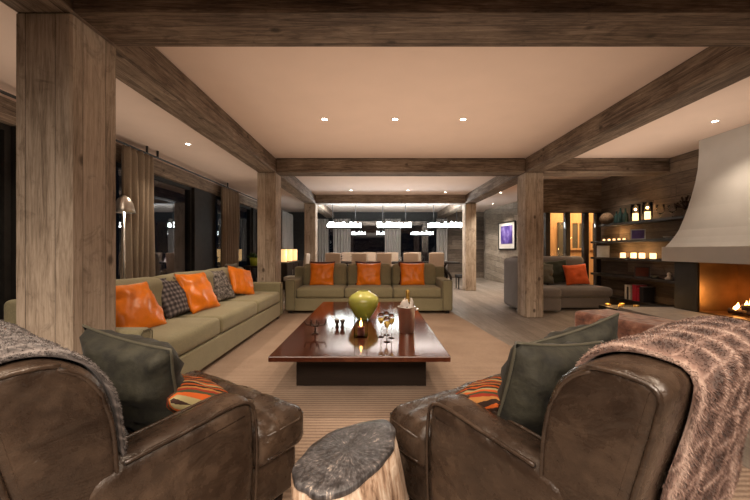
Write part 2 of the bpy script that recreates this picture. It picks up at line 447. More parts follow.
def pillow_bm(w_, h_, t_, seed=0, n=18, pinch=.07, wr=.006):
    """square pillow standing in the xz plane, thickness along y, centred on the origin"""
    bm = bmesh.new(); top = {}; bot = {}
    for i in range(n+1):
        for j in range(n+1):
            u = -1+2*i/n; v = -1+2*j/n
            x = w_/2*u*(1-pinch*(1-v*v)*abs(u)); z = h_/2*v*(1-pinch*(1-u*u)*abs(v))
            th = t_/2*(max(0, (1-u*u)*(1-v*v)))**.42
            e = i in (0, n) or j in (0, n)
            nz = noise.noise(Vector((u*2.3+seed*3.1, v*2.3, seed)))*wr*2+noise.noise(Vector((u*6+seed, v*6, seed*2)))*wr
            if e:
                top[i, j] = bot[i, j] = bm.verts.new((x, nz*.5, z))
            else:
                top[i, j] = bm.verts.new((x, -th+nz*2, z)); bot[i, j] = bm.verts.new((x, th+nz*2, z))
    for i in range(n):
        for j in range(n):
            for D in (top, bot):
                q = [D[i, j], D[i+1, j], D[i+1, j+1], D[i, j+1]]
                if len(set(q)) == 4:
                    try: bm.faces.new(q)
                    except ValueError: pass
    return bm

def pillow(name, label, mat, loc, w_, h_, t_, rotz, tilt=0, roll=0, seed=0, group=None, pipe=None, wr=.006):
    o = obj(name, pillow_bm(w_, h_, t_, seed, wr=wr), mat, smooth=True)
    o.location = loc; o.rotation_mode = 'ZYX'
    o.rotation_mode = 'XYZ'
    R = Matrix.Rotation(rotz, 4, 'Z') @ Matrix.Rotation(tilt, 4, 'X') @ Matrix.Rotation(roll, 4, 'Y')
    o.rotation_euler = R.to_euler('XYZ')
    tag(o, label, 'cushion', group)
    if pipe:
        pts = []
        n = 14
        for s in range(4):
            for k in range(n):
                t = -1+2*k/n
                u, v = [(t, -1), (1, t), (-t, 1), (-1, -t)][s]
                pts.append((w_/2*u*(1-.07*(1-v*v)*abs(u))*1.005, 0, h_/2*v*(1-.07*(1-u*u)*abs(v))*1.005))
        obj('piping', tube(bmesh.new(), pts, .0055, 6, True), pipe, o, smooth=True)
    return o

def extrude_profile(bm, prof, x0, x1, r, steps=4):
    """prof: closed loop of (y,z); solid between x0 and x1 with rounded edges of radius r"""
    n = len(prof)
    area_ = sum(prof[i][0]*prof[(i+1) % n][1]-prof[(i+1) % n][0]*prof[i][1] for i in range(n))
    sg = 1 if area_ > 0 else -1
    nor = []
    for i in range(n):
        a, b = Vector(prof[i-1]), Vector(prof[(i+1) % n]); d = (b-a).normalized()
        nor.append(Vector((d.y, -d.x))*sg)
    secs = []
    for k in range(steps+1):
        t = PI/2*k/steps; secs.append((x0+r*(1-math.sin(t)), r*(1-math.cos(PI/2-t)) if False else r*(1-math.sin(t))*0+r*(1-math.sin(PI/2*0+t)) ))
    secs = [(x0+r*(1-math.cos(PI/2*k/steps)), r*(1-math.sin(PI/2*k/steps))) for k in range(steps+1)]
    secs += [(x1-(s[0]-x0), s[1]) for s in reversed(secs)]
    rings = []
    for (x, ins) in secs:
        rings.append([bm.verts.new((x, prof[i][0]-nor[i].x*ins, prof[i][1]-nor[i].y*ins)) for i in range(n)])
    for A, Bq in zip(rings, rings[1:]):
        for i in range(n): bm.faces.new((A[i], A[(i+1) % n], Bq[(i+1) % n], Bq[i]))
    bm.faces.new(rings[0]); bm.faces.new(rings[-1])
    return bm

def smooth_loop(pts, it=2):
    for _ in range(it):
        q = []
        for i in range(len(pts)):
            a, b = pts[i], pts[(i+1) % len(pts)]
            q.append((a[0]*.75+b[0]*.25, a[1]*.75+b[1]*.25)); q.append((a[0]*.25+b[0]*.75, a[1]*.25+b[1]*.75))
        pts = q
    return pts
def smooth_path(pts, it=3):
    pts = [Vector(p) for p in pts]
    for _ in range(it):
        q = [pts[0]]
        for a, b in zip(pts, pts[1:]): q += [a*.75+b*.25, a*.25+b*.75]
        q.append(pts[-1]); pts = q
    return pts

# ------------------------------------------------ architecture
CZ = 2.71; BZ = 2.47
struct(obj('floor', B(-3.8, 7.0, -3.2, 14.3, -.1, 0), 'floor'))
struct(obj('ceiling', B(-3.8, 7.0, -3.2, 14.3, CZ, CZ+.12), 'plaster'))
struct(obj('wall_rear', B(-3.8, 5.2, -3.3, -3.1, 0, CZ), 'wall_x'))
struct(obj('wall_right', B(5.0, 5.2, -3.1, 7.6, 0, CZ), 'wall_y'))
# angled wall with the picture
bm = bmesh.new(); P = [(4.75, 9.4), (4.30, 13.2), (4.5, 14.1), (5.2, 14.1), (5.2, 9.4)]
lo = [bm.verts.new((x, y, 0)) for x, y in P]; hi = [bm.verts.new((x, y, CZ)) for x, y in P]
for i in range(5): bm.faces.new((lo[i], lo[(i+1) % 5], hi[(i+1) % 5], hi[i]))
bm.faces.new(lo); bm.faces.new(hi)
struct(obj('wall_hall', bm, wood('hall_wall_wood', [(.3, (.16, .13, .10)), (.5, (.28, .235, .19)), (.75, (.42, .36, .30))], 'Y', .19, tint=.4)))
# wall beyond the partition
struct(obj('wall_den', B(4.0, 7.0, 9.2, 9.38, 0, CZ), 'orangewood'))
struct(obj('wall_den_right', B(6.85, 7.0, 7.62, 9.18, 0, CZ), 'orangewood'))
# left wall: header, strip and posts between the windows
struct(obj('wall_left', B(-3.8, -3.62, -3.1, 14.1, 2.62, CZ), 'plaster'))
struct(obj('trim_1', B(-3.78, -3.56, -3.1, 14.1, 2.39, 2.62, bev=.006), 'beam_y'))
struct(obj('trim_2', B(-3.78, -3.58, -3.1, 14.1, 0, .12, bev=.006), 'darkwood'))
posts = [(-3.1, -2.9), (.2, .4), (3.4, 3.6), (6.75, 7.65), (10.0, 10.25), (12.0, 12.2), (13.9, 14.1)]
k = 3
for (a, b) in posts:
    struct(obj('trim_%d' % k, B(-3.78, -3.58, a, b, .12, 2.39, bev=.006), 'charcoal')); k += 1
wn_ = 1
for (a, b) in zip(posts, posts[1:]):
    y0, y1 = a[1], b[0]
    bm = bmesh.new()
    for (p, q, r_, s_) in ((y0, y1, .12, .18), (y0, y1, 2.33, 2.39), (y0, y0+.06, .18, 2.33), (y1-.06, y1, .18, 2.33)):
        box(bm, -3.72, -3.64, p, q, r_, s_)
    wf = struct(obj('window_%d' % wn_, bm, 'charcoal')); wn_ += 1
    obj('pane', B(-3.69, -3.68, y0+.05, y1-.05, .17, 2.34), 'window', wf)
# back wall: glazing and wood
struct(obj('wall_back', B(2.95, 4.5, 14.0, 14.2, 0, CZ), 'wall_x'))
struct(obj('trim_20', B(-3.6, 2.95, 13.98, 14.2, 2.42, CZ, bev=.005), 'charcoal'))
for i, (a, b) in enumerate([(-3.58, -2.4), (-1.35, -1.2), (.75, .9)]):
    struct(obj('trim_%d' % (21+i), B(a, b, 14.0, 14.2, 0, 2.42), 'charcoal'))
for (a, b) in [(-2.4, -1.35), (-1.2, .75), (.9, 2.95)]:
    bm = bmesh.new()
    for (p, q, r_, s_) in ((a, b, 0, .08), (a, b, 2.34, 2.42), (a, a+.06, .08, 2.34), (b-.06, b, .08, 2.34)):
        box(bm, p, q, 14.05, 14.13, r_, s_)
    wf = struct(obj('window_%d' % wn_, bm, 'charcoal')); wn_ += 1
    obj('pane', B(a+.05, b-.05, 14.085, 14.095, .07, 2.35), 'window', wf)
# partition on the right: header beam, posts
def beam(name, label, x0, x1, y0, y1, z0, z1, mat, bev=.012):
    o = obj(name, B(x0, x1, y0, y1, z0, z1, bev=bev, seg=1), mat, origin=((x0+x1)/2, (y0+y1)/2, z0))
    return tag(o, label, 'column' if name == 'wooden_column' else 'beam')
XL0, XL1, XR0, XR1 = -2.0, -1.68, 2.55, 2.86
rows = [(1.88, 2.22), (5.76, 6.10), (9.6, 9.94)]
clab = {(0, 0): 'huge weathered plank column in the left foreground beside the long sofa',
        (0, 1): 'weathered wooden column at the far end of the left sofa',
        (0, 2): 'narrow far wooden column at the left edge of the dining area',
        (1, 1): 'warm brown wooden column in front of the grey corner sofa',
        (1, 2): 'far wooden column at the right edge of the dining area'}
for (s, r_), lab in clab.items():
    x0, x1 = ((XL0, XL1), (XR0, XR1))[s]; y0, y1 = rows[r_]
    beam('wooden_column', lab, x0+.002, x1-.002, y0+.002, y1-.002, 0, BZ, 'column')
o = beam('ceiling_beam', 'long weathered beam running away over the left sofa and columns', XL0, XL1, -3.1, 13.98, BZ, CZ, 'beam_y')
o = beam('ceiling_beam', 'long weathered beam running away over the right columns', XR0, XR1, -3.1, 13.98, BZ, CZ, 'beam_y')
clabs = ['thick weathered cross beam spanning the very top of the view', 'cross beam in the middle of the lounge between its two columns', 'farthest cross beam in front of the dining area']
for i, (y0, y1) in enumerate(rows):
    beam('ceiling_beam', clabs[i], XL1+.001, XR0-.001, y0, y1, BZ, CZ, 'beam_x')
beam('ceiling_beam', 'short cross beam from the warm brown column to the shelf wall', XR1+.001, 4.995, 5.76, 6.10, BZ, CZ, 'beam_x')
struct(obj('trim_30', B(3.2, 5.0, 7.50, 7.66, 1.98, CZ, bev=.01), 'beam_x'))
for i, x in enumerate([3.83, 4.275, 4.685, 4.95]):
    struct(obj('trim_%d' % (31+i), B(x-.05, x+.05, 7.52, 7.64, 0, 1.98, bev=.006), 'darkwood'))
for i, (a, b) in enumerate([(3.881, 4.224), (4.326, 4.634), (4.736, 4.899)]):
    struct(obj('window_%d' % (wn_+i), B(a, b, 7.575, 7.583, .02, 1.97), 'glass'))
# den: door and framed panes on honey wall
struct(obj('door_1', B(4.93, 5.12, 9.14, 9.2, 0, 1.9, bev=.01), 'greycush'))
def framed(name, label, x0, x1, y, z0, z1, fr, inner, t=.03, dep=.04, cols=1):
    o = obj(name, bmesh.new(), fr); bpy.data.objects.remove(o)
    root = thing(name, label, 'picture', ((x0+x1)/2, y, z0))
    wx = (x1-x0)/2; hh = z1-z0; bm = bmesh.new()
    box(bm, -wx, wx, -dep, 0, 0, t); box(bm, -wx, wx, -dep, 0, hh-t, hh); box(bm, -wx, -wx+t, -dep, 0, t, hh-t); box(bm, wx-t, wx, -dep, 0, t, hh-t)
    for c in range(1, cols):
        cx = -wx+2*wx*c/cols; box(bm, cx-t/3, cx+t/3, -dep, 0, t, hh-t)
    obj('frame', bm, fr, root); obj('panel', B(-wx+t, wx-t, -dep*.5, -.005, t, hh-t), inner, root)
    return root
framed('wall_picture', 'wide dark paned panel in a honey frame behind the glazing', 5.26, 5.70, 9.19, 1.15, 1.92, 'orangewood', 'greycush', cols=2, t=.05)
framed('wall_picture', 'narrow dark paned panel nearest the shelf wall behind the glazing', 5.80, 6.06, 9.19, 1.15, 1.92, 'orangewood', 'greycush', cols=2, t=.05)

# rug
bm = bmesh.new(); P = [(-2.6, .3), (2.3, .3), (1.72, 2.6), (1.63, 3.65), (1.41, 6.05), (1.35, 7.0), (-2.6, 7.0)]
lo = [bm.verts.new((x, y, 0.001)) for x, y in P]; hi = [bm.verts.new((x, y, .018)) for x, y in P]
n_ = len(P)
for i in range(n_): bm.faces.new((lo[i], lo[(i+1) % n_], hi[(i+1) % n_], hi[i]))
bm.faces.new(lo); bm.faces.new(hi)
tag(obj('rug', bm, 'rug'), 'large ribbed beige wool rug under the coffee table and sofas', 'rug')
RZ = .018

# curtains
def curtain(label, p0, p1, z0, z1, mat, folds, amp=.05, group=None, fullness=1):
    p0, p1 = Vector(p0), Vector(p1); d = (p1-p0); nrm = Vector((-d.y, d.x)).normalized(); n = folds*8
    bm = bmesh.new(); zs = [z0, z0+(z1-z0)*.3, z0+(z1-z0)*.7, z1-.08, z1]
    F_, Bk = [], []
    for sgn, L in ((1, F_), (-1, Bk)):
        for z in zs:
            row = []
            for i in range(n+1):
                t = i/n; a = math.sin(t*folds*2*PI)*amp*(1 if z < z1-.05 else .6)+amp*.3*math.sin(t*folds*4.7+z*2)
                q = p0+d*t+nrm*(a+sgn*.006); row.append(bm.verts.new((q.x, q.y, z)))
            L.append(row)
    for L in (F_, Bk):
        for a, b in zip(L, L[1:]):
            for i in range(n): bm.faces.new((a[i], a[i+1], b[i+1], b[i]))
    for idx in (0, -1):
        for i in range(n): bm.faces.new((F_[idx][i], F_[idx][i+1], Bk[idx][i+1], Bk[idx][i]))
    for a in range(len(zs)-1):
        for i in (0, n): bm.faces.new((F_[a][i], F_[a+1][i], Bk[a+1][i], Bk[a][i]))
    c = (p0+p1)/2
    return tag(obj('curtain', bm, mat, origin=(c.x, c.y, z0), smooth=True), label, 'curtain', group)
curtain('brown full-height curtain just behind the big foreground column', (-3.42, 4.62), (-3.42, 5.22), .03, 2.58, 'curtain', 5)
curtain('brown curtain hanging between the two dark left windows', (-3.42, 7.62), (-3.42, 8.45), .03, 2.58, 'curtain', 7)
curtain('brown curtain far down the left wall beside the amber lanterns', (-3.36, 12.3), (-3.36, 13.8), .03, 2.58, 'greycurtain', 9)
curtain('leftmost pale grey curtain of the dining room back windows', (-2.35, 13.85), (-1.9, 13.85), .03, 2.42, 'greycurtain', 4)
curtain('grey curtain behind the left glowing chandelier', (-1.7, 13.85), (-1.0, 13.85), .03, 2.42, 'greycurtain', 6)
curtain('grey curtain behind the middle glowing chandelier', (.4, 13.85), (1.05, 13.85), .03, 2.42, 'greycurtain', 6)
curtain('grey curtain behind the right glowing chandelier', (2.5, 13.85), (2.95, 13.85), .03, 2.42, 'greycurtain', 4)
t = thing('curtain_rail', 'black curtain rail along the left ceiling edge', 'curtain rail', (-3.42, 3, 2.6))
obj('rail', tube(bmesh.new(), [(0, -6, 0), (0, 10.8, 0)], .016, 8), 'black', t)
for y in (-2.5, 2.1, 2.35, 4.9, 7.3): obj('bracket', B(-.012, .012, y-.012, y+.012, .01, .108), 'black', t)

# ------------------------------------------------ lamps
def downlight(x, y, label, power=62, col=(1, .80, .60), size=110):
    t = thing('recessed_downlight', label, 'ceiling light', (x, y, CZ), 0, 'recessed ceiling spots')
    obj('trim_ring', lathe(bmesh.new(), [(.032, -.001), (.045, -.001), (.045, -.006), (.032, -.006), (.032, -.001)], seg=20), 'ceramic', t, smooth=True)
    obj('lens', lathe(bmesh.new(), [(0, -.001), (.031, -.001), (.031, -.003), (0, -.003)], seg=20), 'lampwhite', t)
    l = bpy.data.lights.new('downlight_beam', 'SPOT'); l.energy = power; l.color = col; l.spot_size = math.radians(size); l.spot_blend = .8; l.shadow_soft_size = .04
    o = bpy.data.objects.new('downlight_beam', l); C.objects.link(o); o.parent = t; o.location = (0, 0, -.03)
    return t
downlight(-.60, 4.05, 'left recessed spot of the three over the coffee table')
downlight(.24, 4.05, 'middle recessed spot of the three over the coffee table')
downlight(1.05, 4.05, 'right recessed spot of the three over the coffee table')
downlight(-.62, 8.85, 'left recessed spot of the two behind the far sofa', 40)
downlight(.86, 8.85, 'right recessed spot of the two behind the far sofa', 40)
downlight(4.11, 4.11, 'recessed spot nearest the fireplace hood', 40)
downlight(4.40, 6.75, 'recessed spot above the grey corner sofa', 35)
downlight(3.95, 11.4, 'recessed spot lighting the purple framed picture', 110, (1, .86, .7))
downlight(3.3, 12.6, 'added recessed spot brightening the far end of the hall', 90, (1, .86, .7))  # spot added to brighten the back of the room
downlight(1.9, 9.15, 'added recessed spot brightening the space before the dining area', 50, (1, .86, .7))  # added for more brightness towards the dining area
downlight(3.4, 9.2, 'added recessed spot brightening the hall floor behind the corner sofa', 170, (1, .86, .7))  # added so the hall floor reads bright
downlight(-.2, .6, 'added out-of-view spot for light on the tree stump table', 45)  # added overhead spot, out of view, lights the foreground
downlight(-1.2, .4, 'added out-of-view spot for highlights on the left leather armchair', 55)  # unseen spot added to put highlights on the leather
downlight(1.1, .4, 'added out-of-view spot for highlights on the right leather armchair', 55)  # matching unseen spot, added for highlights on this chair
downlight(-2.75, 3.0, 'recessed spot over the near end of the left sofa', 50)
downlight(-2.75, 5.0, 'recessed spot over the far end of the left sofa', 50)

def chandelier(px, label, seed):
    rnd = random.Random(seed); y = 11.3; x = px; L = 1.16; z = 1.90
    t = thing('linear_chandelier', label, 'chandelier', (x, y, z), 0, 'dining room chandeliers')
    obj('tray', B(-L/2, L/2, -.09, .09, -.04, 0, bev=.006), 'black', t)
    for s in (-.38, .38):
        obj('rod', tube(bmesh.new(), [(s, 0, 0), (s, 0, CZ-z-.015)], .012, 8), 'black', t)
        obj('ceiling_cup', lathe(bmesh.new(), [(0, CZ-z-.001), (.05, CZ-z-.001), (.05, CZ-z-.03), (0, CZ-z-.035)], (s, 0, 0), 14), 'black', t)
    n = 15
    for i in range(n):
        xx = -L/2+.05+(L-.1)*i/(n-1); h = rnd.uniform(.10, .19); yy = (-.045 if i % 2 else .045)
        obj('glass_shade', lathe(bmesh.new(), [(0, .001), (.034, .001), (.034, h), (.028, h+.008), (0, h+.008)], (xx, yy, 0), 12), 'tubeglow', t)
    return t
chandelier(-1.03, 'linear chandelier of glowing white glass tubes, leftmost of three', 1)
chandelier(.64, 'linear chandelier of glowing white glass tubes, middle of three', 2)
chandelier(2.33, 'linear chandelier of glowing white glass tubes, rightmost of three', 3)

# arc floor lamp behind the near column
t = thing('floor_lamp', 'slim nickel floor lamp with domed shade behind the left sofa', 'floor lamp', (-3.17, 4.30, 0))
obj('base', lathe(bmesh.new(), [(0, .001), (.12, .001), (.12, .02), (.015, .03), (0, .03)], seg=24), 'chrome', t, smooth=True)
obj('pole', tube(bmesh.new(), [(0, 0, .02), (0, 0, 1.80)], .011, 8), 'chrome', t, smooth=True)
sh = obj('lamp_shade', lathe(bmesh.new(), [(.012, 1.84), (.03, 1.83), (.065, 1.80), (.095, 1.74), (.11, 1.67), (.125, 1.62), (.119, 1.62), (.104, 1.67), (.088, 1.735), (.06, 1.79), (.012, 1.82)], seg=28), 'chrome', t, smooth=True)
obj('bulb', lathe(bmesh.new(), [(.013, 1.64), (.05, 1.65), (.05, 1.68), (.013, 1.70)], seg=16), 'lampwhite', t)

# ------------------------------------------------ sofas
def sofa(name, label, L, D, loc, rotz, nseat, armw=.19, back_h=.86, arm_h=.60):
    """front faces -y locally, x centred, front at y=0"""
    t = thing(name, label, 'sofa', loc, rotz)
    hl = L/2
    obj('base', SB(-hl+armw-.01, hl-armw+.01, .012, D-.02, .05, .27, r=.015), 'olive', t, smooth=True)
    for s in (-1, 1):
        a, b = (s*hl, s*(hl-armw)) if s < 0 else (hl-armw, hl)
        arm = obj('arm', SB(min(a, b), max(a, b), 0, D, .05, arm_h, r=.035), 'olive', t, smooth=True)
        pts = [(x, -.002, z) for (x, z) in ((min(a, b)+.02, .06), (min(a, b)+.012, arm_h-.03), (min(a, b)+.035, arm_h-.008), (max(a, b)-.035, arm_h-.008), (max(a, b)-.012, arm_h-.03), (max(a, b)-.02, .06))]
        obj('piping', tube(bmesh.new(), pts, .005, 6), 'olive_pipe', arm)
    obj('back_frame', SB(-hl, hl, D-.22, D, .05, back_h-.06, r=.04), 'olive', t, smooth=True)
    w_ = (L-2*armw)/nseat
    for i in range(nseat):
        x0 = -hl+armw+i*w_
        obj('seat_cushion', SB(x0+.004, x0+w_-.004, .005, D-.22, .275, .455, r=.045, crown=(0, .012, .022), wob=.004, seed=i), 'olive', t, smooth=True)
        obj('back_cushion', SB(x0+.006, x0+w_-.006, D-.42, D-.20, .44, back_h, r=.07, crown=(0, .04, .015), wob=.008, seed=i+5,
            fn=lambda p: Vector((p.x, p.y+(p.z-.44)*.18, p.z))), 'olive', t, smooth=True)
    for (x, y) in ((-hl+.08, .08), (hl-.08, .08), (-hl+.08, D-.08), (hl-.08, D-.08)):
        obj('foot', B(x-.03, x+.03, y-.03, y+.03, 0, .05), 'black', t)
    return t
sofa('sofa', 'long olive sofa along the left windows with mixed cushions', 3.48, .92, (-1.55, 3.98, RZ), PI/2, 3, armw=.135)
sofa('sofa', 'olive three-seat sofa at the far end of the coffee table', 2.98, .95, (-.11, 6.02, RZ), 0, 3)

# cushions on the back sofa
for i, (px, mn) in enumerate([(322, 'left'), (368.5, 'middle'), (412, 'right')]):
    x = (px-375)/F*6.5
    pillow('cushion', 'dark maroon cushion tucked behind the %s orange cushion on the far sofa' % mn, 'maroon', (x-.01, 6.60, .705), .50, .47, .10, 0, -.22, 0, i, 'maroon backing cushions')
    pillow('cushion', 'square orange satin cushion, %s of three on the far sofa' % mn, 'orange', (x+.005, 6.46, .685), .47, .45, .15, 0, -.22, 0, i+3, 'orange cushions on the far sofa')
# cushions on the left sofa: face +x
def lc(label, mat, x, y, z, s, th, dz=0, tilt=-.28, roll=0, seed=0):
    return pillow('cushion', label, mat, (x, y, z), s, s, th, PI/2+dz, tilt, roll, seed, 'cushions on the left sofa')
lc('cream cushion peeking out behind the nearest orange cushion', 'whitefab', -2.22, 2.70, .72, .44, .13, 0, -.35, seed=1)
lc('orange satin cushion nearest the big column on the left sofa', 'orange', -2.02, 2.86, .665, .47, .17, -.18, -.55, .02, seed=2)
lc('dark grey checked tweed cushion left of the shiny orange one', 'plaid', -2.08, 3.50, .68, .46, .13, -.12, -.55, -.03, seed=3)
lc('shiny orange satin cushion in the middle of the left sofa', 'orange', -1.97, 3.80, .685, .48, .16, -.15, -.52, .03, seed=4)
lc('mottled grey woven cushion between two orange ones on the left sofa', 'tweed', -2.08, 4.55, .68, .46, .14, -.1, -.5, .03, seed=5)
lc('orange cushion at the far end of the left sofa, tipped on a corner', 'orange', -1.96, 5.00, .69, .44, .15, -.35, -.45, .25, seed=6)
lc('dark grey cushion behind the far orange one on the left sofa', 'greycush', -2.16, 5.22, .73, .44, .12, 0, -.25, 0, seed=7)

# ------------------------------------------------ coffee table
TZ = .363
t = thing('coffee_table', 'large low glossy walnut coffee table on the beige rug', 'coffee table', (-.115, 3.84, RZ))
obj('tabletop', B(-.675, .675, -1.33, 1.33, TZ-RZ-.042, TZ-RZ, bev=.006), 'walnut', t)
obj('plinth', B(-.54, .54, -1.01, 1.01, 0, TZ-RZ-.043, bev=.004), 'darkwood', t)

def at(px, py, z): 
    D = (H-z)*F/(py-250); return (px-375)/F*D, D
# vase
x, y = at(363, 321, TZ); y += .1
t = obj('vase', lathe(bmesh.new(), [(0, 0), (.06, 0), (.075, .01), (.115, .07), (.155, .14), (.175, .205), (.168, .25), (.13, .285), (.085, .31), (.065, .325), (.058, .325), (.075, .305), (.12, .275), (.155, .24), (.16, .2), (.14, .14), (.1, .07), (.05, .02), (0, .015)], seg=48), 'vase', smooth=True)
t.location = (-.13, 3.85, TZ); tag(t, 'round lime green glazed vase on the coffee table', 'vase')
# candle lantern
x, y = at(361, 336, TZ)
t = thing('candle_lantern', 'square glass candle lantern glowing in front of the green vase', 'candle holder', (x, y, TZ))
bm = bmesh.new()
for (a, b, c, d) in ((-.06, .06, -.06, -.055), (-.06, .06, .055, .06), (-.06, -.055, -.055, .055), (.055, .06, -.055, .055)): box(bm, a, b, c, d, .006, .17)
box(bm, -.06, .06, -.06, .06, 0, .006)
obj('glass', bm, 'glass', t)
obj('candle', cyl(bmesh.new(), 0, 0, .007, .085, .032), 'maroon', t, smooth=False)
obj('flame', lathe(bmesh.new(), [(0, .086), (.011, .10), (.009, .12), (0, .15)], seg=10), 'flame', t, smooth=True)
# votives
for px, lab in ((337, 'left of the pair of small dark votive cups on the coffee table'), (342.5, 'right of the pair of small dark votive cups on the coffee table')):
    x, y = at(px, 327, TZ)
    t = thing('votive_cup', lab, 'candle holder', (x, y, TZ), 0, 'pair of votives')
    obj('cup', lathe(bmesh.new(), [(0, 0), (.022, 0), (.012, .03), (.024, .045), (.026, .075), (.020, .075), (.02, .05), (0, .048)], seg=16), 'twig', t, smooth=True)
    obj('candle', cyl(bmesh.new(), 0, 0, .05, .085, .017), 'ceramic', t)
# branch ornament
x, y = at(315, 334, TZ)
t = thing('branch_ornament', 'small dark branching metal ornament on the left of the coffee table', 'ornament', (x, y, TZ))
obj('base', lathe(bmesh.new(), [(0, 0), (.035, 0), (.03, .008), (.006, .015), (0, .015)], seg=18), 'twig', t, smooth=True)
obj('stem', tube(bmesh.new(), [(0, 0, .01), (.004, 0, .04), (-.002, 0, .08)], .009, 8), 'twig', t, smooth=True)
for a, l in ((.2, .1), (2.9, .1), (1.4, .06), (4.2, .07), (5.2, .09), (2.2, .07)):
    c_, s_ = math.cos(a), math.sin(a)
    obj('branch', tube(bmesh.new(), smooth_path([(0, 0, .07), (c_*l*.5, s_*l*.4, .085), (c_*l*.9, s_*l*.6, .082), (c_*l, s_*l*.6, .105), (c_*l*1.05, s_*l*.6, .125)], 2), .007, 6), 'twig', t, smooth=True)
# champagne glasses
gl = None
for i, (px, py, lab) in enumerate([(381, 337, 'leftmost of the four champagne glasses on the coffee table'), (386.5, 335, 'champagne glass at the back of the group of four'), (387, 342, 'champagne glass at the front of the group of four'), (391.5, 338, 'rightmost of the four champagne glasses beside the ice bucket')]):
    x, y = at(px, py, TZ)
    if gl is None:
        gl = thing('champagne_glass', lab, 'glass', (x, y, TZ), 0, 'champagne glasses on the coffee table')
        obj('bowl', lathe(bmesh.new(), [(0, 0), (.03, 0), (.03, .002), (.005, .006), (.0035, .012), (.0035, .115), (.012, .125), (.026, .15), (.028, .18), (.022, .215), (.0205, .215), (.0265, .18), (.024, .152), (.01, .13), (0, .127)], seg=20), 'glass', gl, smooth=True)
        obj('champagne', lathe(bmesh.new(), [(0, .13), (.010, .133), (.0225, .153), (.0245, .172), (0, .172)], seg=18), 'champagne', gl, smooth=True)
    else: dup(gl, (x, y, TZ), 0, lab)
# ice bucket + bottle
x, y = at(406.5, 332, TZ)
t = thing('ice_bucket', 'brushed silver ice bucket with two side handles on the coffee table', 'ice bucket', (x, y, TZ))
obj('body', lathe(bmesh.new(), [(0, 0), (.066, 0), (.070, .006), (.083, .235), (.088, .24), (.088, .246), (.079, .246), (.077, .235), (.064, .02), (0, .018)], seg=36), 'chrome', t, smooth=True)
for s in (-1, 1):
    obj('handle', tube(bmesh.new(), [(s*.082, -.03, .215), (s*.108, -.026, .222), (s*.112, 0, .223), (s*.108, .026, .222), (s*.082, .03, .215)], .006, 8), 'chrome', t, smooth=True)
bt = thing('champagne_bottle', 'champagne bottle with gold foil neck standing in the ice bucket', 'bottle', (x+.012, y+.01, TZ+.03))
obj('body', lathe(bmesh.new(), [(0, 0), (.04, 0), (.042, .02), (.042, .17), (.034, .215), (.018, .265), (.015, .30), (0, .30)], seg=24), 'greenglass', bt, smooth=True)
obj('foil', lathe(bmesh.new(), [(.022, .25), (.018, .27), (.0165, .31), (.018, .335), (.019, .36), (.012, .372), (0, .374)], seg=18), 'gold', bt, smooth=True)
nb = lathe(bmesh.new(), [(.056, .225), (.062, .26), (.048, .285), (.036, .30), (.030, .28), (.047, .255), (.050, .228)], seg=40)
for v in nb.verts: 
    a = math.atan2(v.co.y, v.co.x); v.co.z += .022*math.sin(a*3+1)+.012*math.sin(a*7); v.co.x *= 1+.07*math.sin(a*5); v.co.y *= 1+.07*math.cos(a*5)
nb = obj('napkin', nb, 'napkin', smooth=True); nb.location = (x+.005, y, TZ); tag(nb, 'white napkin wrapped round the bottle neck in the bucket', 'napkin')

